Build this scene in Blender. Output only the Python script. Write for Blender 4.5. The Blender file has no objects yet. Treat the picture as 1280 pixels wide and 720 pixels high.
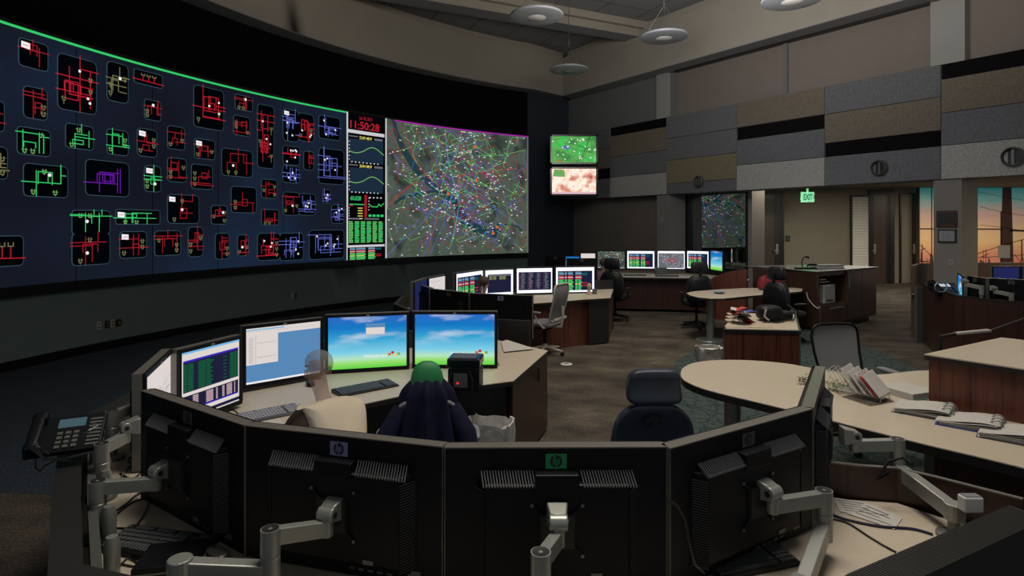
import bpy, bmesh, math, random
from mathutils import Vector, Matrix
PI = math.pi
F, CX, CY, H = 740.0, 640.0, 282.0, 1.95      # focal length in px of a 1280 wide frame, optical centre, eye height
C = bpy.context.scene.collection
rnd = random.Random(7)

def P(x, y, Y): return Vector(((x-CX)*Y/F, Y, H-(y-CY)*Y/F))
def G(x, y, Z):
    Y = F*(H-Z)/(y-CY); return Vector(((x-CX)*Y/F, Y, Z))
def V(*a): return Vector(a)

# ------------------------------------------------------------------ materials
MATS = {}
def lin(c):
    return tuple(((v/255)/12.92 if v/255 <= .04045 else ((v/255+.055)/1.055)**2.4) for v in c)
def mat(name, rgb, rough=.6, metal=0., spec=.5, noise=0., nscale=20., bump=0., alpha=1., trans=0., sheen=0., coat=0.):
    """rgb is a linear albedo; noise varies its value"""
    if name in MATS: return MATS[name]
    m = bpy.data.materials.new(name); m.use_nodes = True
    nt = m.node_tree; b = nt.nodes['Principled BSDF']
    b.inputs['Base Color'].default_value = (*rgb, 1)
    b.inputs['Roughness'].default_value = rough; b.inputs['Metallic'].default_value = metal
    b.inputs['Specular IOR Level'].default_value = spec
    if alpha < 1: b.inputs['Alpha'].default_value = alpha
    if trans: b.inputs['Transmission Weight'].default_value = trans
    if coat: b.inputs['Coat Weight'].default_value = coat
    if sheen: b.inputs['Sheen Weight'].default_value = sheen
    if noise or bump:
        tc = nt.nodes.new('ShaderNodeTexCoord'); n = nt.nodes.new('ShaderNodeTexNoise')
        n.inputs['Scale'].default_value = nscale; n.inputs['Detail'].default_value = 4
        nt.links.new(tc.outputs['Object'], n.inputs['Vector'])
        if noise:
            r = nt.nodes.new('ShaderNodeMapRange')
            r.inputs['From Min'].default_value = .3; r.inputs['From Max'].default_value = .7
            r.inputs['To Min'].default_value = 1-noise; r.inputs['To Max'].default_value = 1+noise
            h = nt.nodes.new('ShaderNodeHueSaturation'); h.inputs['Color'].default_value = (*rgb, 1)
            nt.links.new(n.outputs['Fac'], r.inputs['Value']); nt.links.new(r.outputs['Result'], h.inputs['Value'])
            nt.links.new(h.outputs['Color'], b.inputs['Base Color'])
        if bump:
            bp = nt.nodes.new('ShaderNodeBump'); bp.inputs['Strength'].default_value = bump; bp.inputs['Distance'].default_value = .01
            nt.links.new(n.outputs['Fac'], bp.inputs['Height']); nt.links.new(bp.outputs['Normal'], b.inputs['Normal'])
    MATS[name] = m; return m
def emi(name, rgb255, strength=1.):
    if name in MATS: return MATS[name]
    m = bpy.data.materials.new(name); m.use_nodes = True; nt = m.node_tree
    nt.nodes.remove(nt.nodes['Principled BSDF'])
    e = nt.nodes.new('ShaderNodeEmission'); e.inputs['Color'].default_value = (*lin(rgb255), 1); e.inputs['Strength'].default_value = strength
    nt.links.new(e.outputs[0], nt.nodes['Material Output'].inputs[0])
    MATS[name] = m; return m
def ramp_nodes(nt, stops):
    r = nt.nodes.new('ShaderNodeValToRGB'); el = r.color_ramp.elements
    while len(el) > 1: el.remove(el[-1])
    el[0].position = stops[0][0]; el[0].color = (*lin(stops[0][1]), 1)
    for p, c in stops[1:]:
        e = el.new(p); e.color = (*lin(c), 1)
    return r

def wood(name, c1, c2, scale=3., rough=.35, axis='Z'):
    m = bpy.data.materials.new(name); m.use_nodes = True; nt = m.node_tree; b = nt.nodes['Principled BSDF']
    tc = nt.nodes.new('ShaderNodeTexCoord'); mp = nt.nodes.new('ShaderNodeMapping')
    s = {'Z': (14, 14, .6), 'X': (.6, 14, 14)}[axis]
    mp.inputs['Scale'].default_value = [v*scale/3 for v in s]
    n = nt.nodes.new('ShaderNodeTexNoise'); n.inputs['Scale'].default_value = 1.6; n.inputs['Detail'].default_value = 6; n.inputs['Distortion'].default_value = .6
    r = ramp_nodes(nt, [(.3, c1), (.52, c2), (.7, c1)])
    nt.links.new(tc.outputs['Object'], mp.inputs[0]); nt.links.new(mp.outputs[0], n.inputs['Vector'])
    nt.links.new(n.outputs['Fac'], r.inputs[0]); nt.links.new(r.outputs[0], b.inputs['Base Color'])
    b.inputs['Roughness'].default_value = rough
    MATS[name] = m; return m

M_silver = mat('silver', (.31, .32, .295), .38, .5)
M_silver_d = mat('silver_dark', (.16, .17, .16), .4, .6)
M_cap = mat('black_cap', (.01, .01, .01), .5)
M_blk = mat('black_plastic', (.004, .0043, .0065), .45, spec=.22, noise=.15, nscale=60)
M_blk_gloss = mat('black_gloss', (.008, .009, .011), .18)
M_rim = mat('charcoal_rim', (.15, .14, .125), .3, .2)
M_grayp = mat('gray_plastic', (.16, .16, .17), .5)
M_ribbed = mat('ribbed_black', (.018, .017, .017), .45)
M_vent = mat('vent_rib', (.10, .10, .11), .35)
M_leather = mat('leather_navy', (.020, .024, .038), .4, spec=.35, noise=.1, nscale=12, bump=.05)
M_leather_d = mat('leather_black', (.008, .009, .011), .5, spec=.3, noise=.2, nscale=12)
M_mesh = mat('mesh_grey', (.19, .19, .195), .8, noise=.1, nscale=200)
M_white_p = mat('white_plastic', (.55, .55, .52), .4)
M_lam = mat('laminate_tan', (.46, .395, .31), .42, noise=.04, nscale=40)
M_edge = mat('desk_edge_black', (.012, .011, .012), .4)
M_paper = mat('paper', (.44, .42, .39), .8, noise=.04, nscale=30)
M_ink = mat('ink', (.05, .05, .05), .8)
M_red = mat('red_print', (.42, .03, .04), .6)
M_blue = mat('blue_print', (.05, .08, .35), .6)
M_green = mat('green_print', (.06, .25, .09), .6)
M_tan = mat('tan_cloth', (.40, .33, .25), .85, noise=.1, nscale=15)
W_dark = wood('walnut_dark', (38, 24, 22), (62, 36, 30))
W_red = wood('rosewood', (54, 29, 24), (100, 56, 42))
W_brn = wood('walnut_brown', (62, 44, 34), (92, 68, 52))
W_door = wood('door_brown', (58, 46, 38), (76, 60, 50))

# ------------------------------------------------------------------ mesh builder
class MB:
    def __init__(s): s.v = []; s.f = []; s.fm = []; s.mats = []; s.M = Matrix.Identity(4); s.cur = 0
    def mt(s, m):
        if m not in s.mats: s.mats.append(m)
        s.cur = s.mats.index(m); return s
    def add(s, vs, fs):
        o = len(s.v)
        for v in vs: s.v.append(s.M @ Vector(v))
        for f in fs: s.f.append([o+i for i in f]); s.fm.append(s.cur)
        return s
    def box(s, x0, x1, y0, y1, z0, z1):
        return s.add([(x0,y0,z0),(x1,y0,z0),(x1,y1,z0),(x0,y1,z0),(x0,y0,z1),(x1,y0,z1),(x1,y1,z1),(x0,y1,z1)],
                     [(0,3,2,1),(4,5,6,7),(0,1,5,4),(1,2,6,5),(2,3,7,6),(3,0,4,7)])
    def bar(s, p0, p1, w, h, up=(0,0,1), w1=None, h1=None):
        p0 = Vector(p0); p1 = Vector(p1); d = (p1-p0).normalized(); up = Vector(up)
        sd = d.cross(up)
        if sd.length < 1e-4: sd = Vector((1,0,0))
        sd.normalize(); u = sd.cross(d).normalized(); w1 = w1 or w; h1 = h1 or h; vs = []
        for p, a, b in ((p0, w, h), (p1, w1, h1)):
            for i, j in ((-1,-1),(1,-1),(1,1),(-1,1)): vs.append(p+sd*(i*a/2)+u*(j*b/2))
        return s.add(vs, [(0,1,2,3),(7,6,5,4),(0,4,5,1),(1,5,6,2),(2,6,7,3),(3,7,4,0)])
    def cyl(s, p0, p1, r0, r1=None, n=16):
        p0 = Vector(p0); p1 = Vector(p1); r1 = r0 if r1 is None else r1; d = (p1-p0).normalized()
        a = d.orthogonal().normalized(); b = d.cross(a); vs = []
        for p, r in ((p0, r0), (p1, r1)):
            for k in range(n):
                t = 2*PI*k/n; vs.append(p+a*(r*math.cos(t))+b*(r*math.sin(t)))
        fs = [(k, (k+1) % n, n+(k+1) % n, n+k) for k in range(n)] + [tuple(range(n))[::-1], tuple(range(n, 2*n))]
        return s.add(vs, fs)
    def tube(s, pts, r, n=8):
        pts = [Vector(p) for p in pts]; vs = []; N = len(pts); prev = None
        for i, p in enumerate(pts):
            d = (pts[min(i+1, N-1)]-pts[max(i-1, 0)]).normalized()
            a = (prev - d*prev.dot(d)) if prev else d.orthogonal()
            if a.length < 1e-5: a = d.orthogonal()
            a.normalize(); prev = a; b = d.cross(a); rr = r[i] if isinstance(r, (list, tuple)) else r
            for k in range(n):
                t = 2*PI*k/n; vs.append(p+a*(rr*math.cos(t))+b*(rr*math.sin(t)))
        fs = [(i*n+k, i*n+(k+1) % n, (i+1)*n+(k+1) % n, (i+1)*n+k) for i in range(N-1) for k in range(n)]
        fs += [tuple(range(n))[::-1], tuple(range((N-1)*n, N*n))]
        return s.add(vs, fs)
    def lathe(s, prof, n=24, c=(0,0,0)):
        vs = []; c = Vector(c)
        for r, z in prof:
            for k in range(n):
                t = 2*PI*k/n; vs.append(c+Vector((r*math.cos(t), r*math.sin(t), z)))
        N = len(prof)
        fs = [(i*n+k, i*n+(k+1) % n, (i+1)*n+(k+1) % n, (i+1)*n+k) for i in range(N-1) for k in range(n)]
        if prof[0][0] > 1e-6: fs.append(tuple(range(n))[::-1])
        if prof[-1][0] > 1e-6: fs.append(tuple(range((N-1)*n, N*n)))
        return s.add(vs, fs)
    def prism(s, poly, z0, z1):
        n = len(poly); a = sum(poly[i][0]*poly[(i+1) % n][1]-poly[(i+1) % n][0]*poly[i][1] for i in range(n))
        if a < 0: poly = poly[::-1]
        vs = [(p[0], p[1], z0) for p in poly]+[(p[0], p[1], z1) for p in poly]
        fs = [tuple(range(n))[::-1], tuple(range(n, 2*n))]+[(k, (k+1) % n, n+(k+1) % n, n+k) for k in range(n)]
        return s.add(vs, fs)
    def wallstrip(s, path, t, z0, z1, cuts=None):
        """a wall of thickness t (to the left of the path when t > 0)"""
        n = len(path); nr = []
        for i in range(n):
            a = Vector(path[max(i-1, 0)]); b = Vector(path[min(i+1, n-1)]); d = (b-a).normalized(); nr.append(Vector((-d.y, d.x)))
        vs = []
        for i in range(n):
            p = Vector(path[i]); q = p+nr[i]*t
            vs += [(p.x,p.y,z0), (p.x,p.y,z1), (q.x,q.y,z1), (q.x,q.y,z0)]
        fs = []
        for i in range(n-1):
            a = i*4; b = a+4
            for k in range(4): fs.append((a+k, b+k, b+(k+1) % 4, a+(k+1) % 4))
        fs += [(0,1,2,3), (4*n-1, 4*n-2, 4*n-3, 4*n-4)]
        return s.add(vs, fs)
    def poly(s, pts): return s.add(pts, [tuple(range(len(pts)))])
    def grid(s, fn, nu, nv, close=False):
        vs = [fn(i/nu, j/nv) for j in range(nv+1) for i in range(nu+1)]; w = nu+1
        return s.add(vs, [(j*w+i, j*w+i+1, (j+1)*w+i+1, (j+1)*w+i) for j in range(nv) for i in range(nu)])
    def pillow(s, c, size, e=.35, nu=24, nv=12, fn=None):
        """superellipsoid rounded box of full size"""
        c = Vector(c); a, b, d = size[0]/2, size[1]/2, size[2]/2
        sg = lambda v, p: math.copysign(abs(v)**p, v)
        vs = []
        for j in range(nv+1):
            ph = -PI/2+PI*j/nv
            for i in range(nu):
                th = 2*PI*i/nu
                p = Vector((a*sg(math.cos(ph), e)*sg(math.cos(th), e), b*sg(math.cos(ph), e)*sg(math.sin(th), e), d*sg(math.sin(ph), e)))
                if fn: p = fn(p)
                vs.append(c+p)
        fs = [(j*nu+i, j*nu+(i+1) % nu, (j+1)*nu+(i+1) % nu, (j+1)*nu+i) for j in range(nv) for i in range(nu)]
        return s.add(vs, fs)
    def build(s, name, m=None, parent=None, world=False, bevel=0, smooth=None, subsurf=0):
        me = bpy.data.meshes.new(name)
        vs = s.v
        if parent is not None and world:
            inv = WM(parent).inverted(); vs = [inv @ v for v in vs]
        me.from_pydata([tuple(v) for v in vs], [], s.f)
        if s.mats:
            for mm in s.mats: me.materials.append(mm)
            me.polygons.foreach_set('material_index', s.fm)
        elif m: me.materials.append(m)
        me.validate(); me.update()
        b = bmesh.new(); b.from_mesh(me); bmesh.ops.remove_doubles(b, verts=b.verts, dist=1e-6)
        if not getattr(s, 'flat', False): bmesh.ops.recalc_face_normals(b, faces=b.faces)
        b.to_mesh(me); b.free()
        if smooth is not None:
            me.shade_smooth(); me.set_sharp_from_angle(angle=math.radians(smooth))
        o = bpy.data.objects.new(name, me); C.objects.link(o)
        if parent is not None: o.parent = parent
        if bevel:
            bv = o.modifiers.new('bevel', 'BEVEL'); bv.width = bevel; bv.segments = 2; bv.limit_method = 'ANGLE'
        if subsurf:
            ss = o.modifiers.new('sub', 'SUBSURF'); ss.levels = subsurf; ss.render_levels = subsurf
        return o

def WM(o):
    m = Matrix.Translation(o.location) @ o.rotation_euler.to_matrix().to_4x4()
    return (WM(o.parent) @ m) if o.parent else m
def thing(name, label, cat, loc=(0,0,0), rz=0, group=None):
    o = bpy.data.objects.new(name, None); C.objects.link(o); o.location = loc; o.rotation_euler = (0,0,rz)
    o.empty_display_size = .1; o['label'] = label; o['category'] = cat
    if group: o['group'] = group
    return o
def tag(o, label, cat, group=None):
    o['label'] = label; o['category'] = cat
    if group: o['group'] = group
    return o
def struct(o): o['kind'] = 'structure'; return o
def dup(root, loc, rz, label=None, group=None):
    def cp(o, par):
        c = o.copy(); C.objects.link(c); c.parent = par
        for ch in kids.get(o.name, []): cp(ch, c)
        return c
    kids = {}
    for o in list(C.objects):
        if o.parent: kids.setdefault(o.parent.name, []).append(o)
    r = cp(root, None); r.location = loc; r.rotation_euler = (0,0,rz)
    if label: r['label'] = label
    if group: r['group'] = group
    return r

# text as 2D triangles
_tc = {}
def text2d(s, bold=0., shear=0.):
    k = (s, bold, shear)
    if k in _tc: return _tc[k]
    cu = bpy.data.curves.new('t', 'FONT'); cu.body = s; cu.size = 1; cu.offset = bold; cu.shear = shear; cu.resolution_u = 3
    o = bpy.data.objects.new('t', cu); C.objects.link(o)
    dg = bpy.context.evaluated_depsgraph_get(); me = bpy.data.meshes.new_from_object(o.evaluated_get(dg))
    vs = [(v.co.x, v.co.y) for v in me.vertices]; fs = [tuple(p.vertices) for p in me.polygons]
    bpy.data.objects.remove(o); bpy.data.curves.remove(cu); bpy.data.meshes.remove(me)
    x0 = min(v[0] for v in vs); x1 = max(v[0] for v in vs); y0 = min(v[1] for v in vs); y1 = max(v[1] for v in vs)
    _tc[k] = ([((x-x0)/(x1-x0), (y-y0)/(y1-y0)) for x, y in vs], fs); return _tc[k]

class Canvas:
    """draws flat marks on any surface: mp(u, v, layer) -> 3D point; u, v in 0..1, v up"""
    def __init__(s, mb, mp): s.mb = mb; s.mp = mp; s.L = 1; s.maxu = 9.
    def rect(s, u0, v0, u1, v1, m, L=None, nu=1):
        L = s.L if L is None else L; s.mb.mt(m); nu = max(nu, math.ceil(abs(u1-u0)/s.maxu))
        for i in range(nu):
            a = u0+(u1-u0)*i/nu; b = u0+(u1-u0)*(i+1)/nu
            s.mb.poly([s.mp(a,v0,L), s.mp(b,v0,L), s.mp(b,v1,L), s.mp(a,v1,L)])
    def poly(s, pts, m, L=None):
        L = s.L if L is None else L; s.mb.mt(m); s.mb.poly([s.mp(u, v, L) for u, v in pts])
    def line(s, pts, w, m, L=None, asp=1.):
        """w in v units; asp = width/height of the canvas"""
        L = s.L if L is None else L; s.mb.mt(m)
        if s.maxu < 1:
            q = [pts[0]]
            for (a, b), (c, d) in zip(pts[:-1], pts[1:]):
                k = max(1, math.ceil(abs(c-a)/s.maxu)); q += [(a+(c-a)*i/k, b+(d-b)*i/k) for i in range(1, k+1)]
            pts = q
        for (a, b), (c, d) in zip(pts[:-1], pts[1:]):
            dx, dy = (c-a)*asp, d-b; l = math.hypot(dx, dy)
            if l < 1e-9: continue
            nx, ny = -dy/l*w/2, dx/l*w/2; ex, ey = dx/l*w/2, dy/l*w/2
            s.mb.poly([s.mp(a+(nx-ex)/asp, b+ny-ey, L), s.mp(a+(-nx-ex)/asp, b-ny-ey, L), s.mp(c+(-nx+ex)/asp, d-ny+ey, L), s.mp(c+(nx+ex)/asp, d+ny+ey, L)])
    def text(s, t, u0, v0, u1, v1, m, L=None, bold=0., shear=0.):
        L = s.L if L is None else L; s.mb.mt(m); vs, fs = text2d(t, bold, shear)
        s.mb.add([s.mp(u0+(u1-u0)*x, v0+(v1-v0)*y, L) for x, y in vs], fs)
    def ell(s, u, v, ru, rv, m, L=None, n=14):
        s.poly([(u+ru*math.cos(2*PI*k/n), v+rv*math.sin(2*PI*k/n)) for k in range(n)], m, L)
# ================================================================== THE ROOM
ARC_C = Vector((8.079, 4.864)); ARC_R = 15.133
CORNER = Vector((1.652, 19.1)); U = Vector((.569, -.822)); DIN = Vector((.902, .432))   # along the right wall, and into it
def arc_th(x, R=ARC_R):
    d = Vector(((x-CX)/F, 1)); a = d.dot(d); b = -2*d.dot(ARC_C); c = ARC_C.dot(ARC_C)-R*R
    t = (-b+math.sqrt(b*b-4*a*c))/(2*a); p = d*t-ARC_C; th = math.atan2(p.y, p.x)
    return th if th > 0 else th+2*PI
def arc_p(th, R=ARC_R): return Vector((ARC_C.x+R*math.cos(th), ARC_C.y+R*math.sin(th)))
def arc_z(x, y):
    return H-(y-CY)*arc_p(arc_th(x)).y/F
def wall_t(x, off=0.):
    """distance along the right wall where pixel column x meets it (off = into the wall)"""
    o = CORNER+DIN*off; k = (x-CX)/F; return (k*o.y-o.x)/(U.x-k*U.y)
def wp(x, off=0.): return CORNER+DIN*off+U*wall_t(x, off)
def wz(x, y, off=0.): return H-(y-CY)*wp(x, off).y/F
Z_SOF, Z_FAS, Z_CEIL, Z_PB, Z_PT, Z_COR = 5.98, 7.17, 7.38, 2.766, wz(900, (160-.1918*136)), 3.22

# floor ------------------------------------------------------------
def carpet_brown():
    m = bpy.data.materials.new('carpet_brown'); m.use_nodes = True; nt = m.node_tree; b = nt.nodes['Principled BSDF']; L = nt.links
    tc = nt.nodes.new('ShaderNodeTexCoord'); mp = nt.nodes.new('ShaderNodeMapping')
    mp.inputs['Rotation'].default_value = (0, 0, .35); mp.inputs['Scale'].default_value = (1.0, 1.5, 1)
    n = nt.nodes.new('ShaderNodeTexNoise'); n.inputs['Scale'].default_value = 1.5; n.inputs['Detail'].default_value = 6; n.inputs['Roughness'].default_value = .6
    f = nt.nodes.new('ShaderNodeTexNoise'); f.inputs['Scale'].default_value = 60
    r = ramp_nodes(nt, [(.34, (62, 58, 53)), (.48, (84, 78, 70)), (.56, (92, 85, 76)), (.66, (108, 99, 88))])
    r2 = ramp_nodes(nt, [(.35, (120, 120, 120)), (.65, (255, 255, 255))])
    mx = nt.nodes.new('ShaderNodeMix'); mx.data_type = 'RGBA'; mx.blend_type = 'MULTIPLY'; mx.inputs[0].default_value = .7
    L.new(tc.outputs['Object'], mp.inputs[0]); L.new(mp.outputs[0], n.inputs['Vector']); L.new(tc.outputs['Object'], f.inputs['Vector'])
    L.new(n.outputs['Fac'], r.inputs[0]); L.new(f.outputs['Fac'], r2.inputs[0]); L.new(r.outputs[0], mx.inputs[6]); L.new(r2.outputs[0], mx.inputs[7])
    L.new(mx.outputs[2], b.inputs['Base Color']); b.inputs['Roughness'].default_value = .95; b.inputs['Specular IOR Level'].default_value = .1
    return m
def carpet_teal():
    m = bpy.data.materials.new('carpet_teal'); m.use_nodes = True; nt = m.node_tree; b = nt.nodes['Principled BSDF']; L = nt.links
    tc = nt.nodes.new('ShaderNodeTexCoord'); v = nt.nodes.new('ShaderNodeTexVoronoi'); v.feature = 'DISTANCE_TO_EDGE'; v.inputs['Scale'].default_value = 6.5
    n = nt.nodes.new('ShaderNodeTexNoise'); n.inputs['Scale'].default_value = 5
    ad = nt.nodes.new('ShaderNodeMix'); ad.data_type = 'RGBA'; ad.blend_type = 'MIX'; ad.inputs[0].default_value = .12
    L.new(tc.outputs['Object'], ad.inputs[6]); L.new(n.outputs['Color'], ad.inputs[7]); L.new(tc.outputs['Object'], n.inputs['Vector'])
    L.new(ad.outputs[2], v.inputs['Vector'])
    r = ramp_nodes(nt, [(0, (46, 66, 68)), (.03, (50, 68, 70)), (.09, (74, 84, 82)), (1, (84, 92, 88))])
    f = nt.nodes.new('ShaderNodeTexNoise'); f.inputs['Scale'].default_value = 40; L.new(tc.outputs['Object'], f.inputs['Vector'])
    r2 = ramp_nodes(nt, [(.35, (110, 110, 110)), (.65, (255, 255, 255))])
    mx = nt.nodes.new('ShaderNodeMix'); mx.data_type = 'RGBA'; mx.blend_type = 'MULTIPLY'; mx.inputs[0].default_value = .6
    L.new(v.outputs['Distance'], r.inputs[0]); L.new(f.outputs['Fac'], r2.inputs[0]); L.new(r.outputs[0], mx.inputs[6]); L.new(r2.outputs[0], mx.inputs[7])
    L.new(mx.outputs[2], b.inputs['Base Color']); b.inputs['Roughness'].default_value = .95; b.inputs['Specular IOR Level'].default_value = .1
    return m
CB, CT = carpet_brown(), carpet_teal()
mb = MB().mt(CB); mb.box(-9, 20, -3, 23, -.1, 0)
struct(mb.build('floor'))
inl = [[g.xy for g in (G(845, 452, 0), G(875, 432, 0), G(905, 414, 0), G(1008, 412, 0), G(1100, 440, 0), G(1165, 470, 0))]]
teal_r = [tuple(p) for p in inl[0]]+[(4.6, 3.5), (3.6, 1.2), (1.0, .6), (1.1, 3.2), (1.28, 5.0)]
teal_l = [(-7.3, 4.5), (-7.2, 6.5), (-6.4, 9.6), (-4.4, 13.0), (-2.2, 15.6), (-1.4, 15.2), (-.2, 11.5), (.1, 7.6), (.2, 6.2), (-.2, 4.5), (-1.6, 3.4), (-2.5, 4.05), (-3.4, 4.3), (-5.0, 4.4)]
M_carp_l = mat('carpet_midnight', (.035, .045, .058), .95, spec=.1, noise=.45, nscale=55)
mb = MB().mt(CT); mb.prism(teal_r, 0, .003); struct(mb.build('floor_inlay_right'))
mb = MB().mt(M_carp_l); mb.prism(teal_l, 0, .003); struct(mb.build('floor_inlay_left'))
p = G(708, 455, 0); mb = MB().mt(M_white_p); mb.lathe([(0, .006), (.075, .006), (.085, 0)], c=(0, 0, 0)); mb.mt(M_silver_d); mb.lathe([(0, .0075), (.03, .0075)], c=(0, 0, 0))
o = mb.build('floor_outlet'); o.location = p; tag(o, 'round pale outlet cover set in the brown carpet', 'outlet cover')

# left, curved wall --------------------------------------------------
M_wall_l = mat('wall_slate_green', (.125, .165, .165), .7, noise=.04, nscale=6)
M_wall_navy = mat('wall_navy', (.030, .040, .054), .6)
M_black_wall = mat('wall_black', (.0035, .0035, .004), .9, spec=.1)
M_brn_wall = mat('wall_umber', (.17, .142, .115), .8, noise=.06, nscale=3)
TH0, TH1 = arc_th(659.5), arc_th(-90)+.62
def arcpath(a, b, R, n): return [arc_p(a+(b-a)*i/n, R) for i in range(n+1)]
def arcstrip(mb, a, b, R, z0, z1, n=60):
    pts = arcpath(a, b, R, n); vs = [(p.x, p.y, z) for p in pts for z in (z0, z1)]
    mb.add(vs, [(2*i, 2*i+2, 2*i+3, 2*i+1) for i in range(n)])
def arcslab(mb, a, b, Ri, Ro, z0, z1, n=60):
    I = arcpath(a, b, Ri, n); O = arcpath(a, b, Ro, n); vs = []
    for p, q in zip(I, O): vs += [(p.x,p.y,z0), (p.x,p.y,z1), (q.x,q.y,z1), (q.x,q.y,z0)]
    fs = [(i*4+k, i*4+4+k, i*4+4+(k+1) % 4, i*4+(k+1) % 4) for i in range(n) for k in range(4)]
    fs += [(0,1,2,3), (4*n+3, 4*n+2, 4*n+1, 4*n)]
    mb.add(vs, fs)
mb = MB()
mb.mt(M_wall_l); arcslab(mb, TH0, TH1, ARC_R, ARC_R+.2, 0, .99)
mb.mt(M_black_wall); arcslab(mb, TH0, TH1, ARC_R, ARC_R+.2, .99, 5.98)
struct(mb.build('wall_left', smooth=30))
mb = MB().mt(M_blk); arcslab(mb, TH0, TH1, ARC_R-.02, ARC_R, 0, .13); struct(mb.build('baseboard_left', smooth=30))
e0 = arc_p(TH0); back = [tuple(e0), tuple(CORNER)]
mb = MB().mt(M_wall_navy); mb.wallstrip([tuple(e0), tuple(CORNER+DIN*.6)], .2, 0, 7.4); struct(mb.build('wall_back'))
def on_back(x):
    d = (CORNER-e0); k = (x-CX)/F; t = (k*e0.y-e0.x)/(d.x-k*d.y); return e0+d*t
pa, pb = on_back(675.5), on_back(703.5)
mb = MB().mt(M_brn_wall); nn = Vector((U.x, U.y))*.02
mb.wallstrip([tuple(pa), tuple(pb)], -.03, 0, 2.75); struct(mb.build('wall_back_panel'))

# video wall -----------------------------------------------------------
E = {k: emi('glow_'+k, c, s) for k, (c, s) in dict(
    red=((214, 36, 56), .75), dred=((186, 34, 50), .68), green=((60, 222, 120), .8), lime=((140, 214, 120), .6), blue=((120, 130, 240), .62),
    dblue=((84, 84, 190), .6), purple=((126, 34, 200), .7), yellow=((176, 176, 120), .42), white=((238, 238, 240), 1.), magenta=((190, 30, 190), .8),
    edge=((86, 124, 140), .35), box=((3, 4, 7), 1.), teal=((30, 120, 130), .6), cyan=((90, 200, 220), .9), orange=((240, 110, 40), .8),
    amber=((236, 224, 110), .9), pink=((240, 200, 210), .85), band=((210, 210, 216), .9), sky=((120, 190, 236), .9), gray=((120, 124, 134), .7),
    black=((4, 5, 8), 1.), navy=((30, 32, 58), 1.), paper=((232, 222, 218), .9), steel=((94, 146, 196), .85), grass=((60, 190, 40), .8),
    dgreen=((18, 118, 60), .8), tgreen=((110, 210, 110), .8), bgreen=((40, 250, 40), 1.0), slate=((28, 44, 62), 1.), river=((34, 60, 68), 1.), violet=((60, 40, 190), .9)).items()}
def glow_noise(name, stops, scale, vec=(1, 1, 1), strength=1., detail=4, coord='Object', dist=0.):
    m = bpy.data.materials.new(name); m.use_nodes = True; nt = m.node_tree; nt.nodes.remove(nt.nodes['Principled BSDF'])
    tc = nt.nodes.new('ShaderNodeTexCoord'); mp = nt.nodes.new('ShaderNodeMapping'); mp.inputs['Scale'].default_value = vec
    n = nt.nodes.new('ShaderNodeTexNoise'); n.inputs['Scale'].default_value = scale; n.inputs['Detail'].default_value = detail; n.inputs['Distortion'].default_value = dist
    r = ramp_nodes(nt, stops); e = nt.nodes.new('ShaderNodeEmission'); e.inputs['Strength'].default_value = strength
    nt.links.new(tc.outputs[coord], mp.inputs[0]); nt.links.new(mp.outputs[0], n.inputs['Vector']); nt.links.new(n.outputs['Fac'], r.inputs[0])
    nt.links.new(r.outputs[0], e.inputs[0]); nt.links.new(e.outputs[0], nt.nodes['Material Output'].inputs[0]); return m
E['board'] = glow_noise('glow_board', [(.3, (20, 23, 33)), (.5, (23, 28, 41)), (.7, (25, 38, 59))], .45, (1, 1, 1.2), detail=1)
E['aerial'] = glow_noise('glow_aerial', [(.3, (44, 52, 48)), (.42, (66, 76, 68)), (.52, (82, 90, 84)), (.62, (70, 82, 66)), (.75, (110, 116, 98))], 2.2, detail=10, dist=.4)
video = thing('video_wall', 'huge curved video wall of glowing diagrams and a city map', 'video wall', (*arc_p((TH0+TH1)/2, ARC_R-.3), 0))
ZB, ZT = 1.13, 4.65
mb = MB().mt(M_blk_gloss)
arcslab(mb, TH0, TH1, ARC_R-.05, ARC_R, .98, ZB); arcslab(mb, TH0, TH1, ARC_R-.05, ARC_R, ZT, ZT+.05); 
mb.build('screen_frame', parent=video, world=True, smooth=30)
def arc_canvas(mb, xa, xb, z0=ZB, z1=ZT, tha=None):
    a = arc_th(xa) if tha is None else tha; b = arc_th(xb)
    def mp(u, v, L):
        th = a+(b-a)*u; p = arc_p(th, ARC_R-.045-.004*L); return Vector((p.x, p.y, z0+(z1-z0)*v))
    cv = Canvas(mb, mp)
    cv.fx = lambda x: (arc_th(x)-a)/(b-a)
    cv.fy = lambda x, y: (arc_z(x, y)-z0)/(z1-z0)
    cv.asp = abs(b-a)*ARC_R/(z1-z0); cv.maxu = .28/(abs(b-a)*ARC_R)
    return cv
mb = MB(); mb.flat = True; cv = arc_canvas(mb, 0, 431, tha=TH1-.1)
cv.rect(0, 0, 1, 1, E['board'], 0, nu=60)
cv.rect(0, .990, 1, 1.002, E['green'], 1, nu=60)
for xx in (92, 188, 270, 352): cv.rect(cv.fx(xx)-.0004, 0, cv.fx(xx)+.0004, .98, E['black'], 1)
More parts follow.
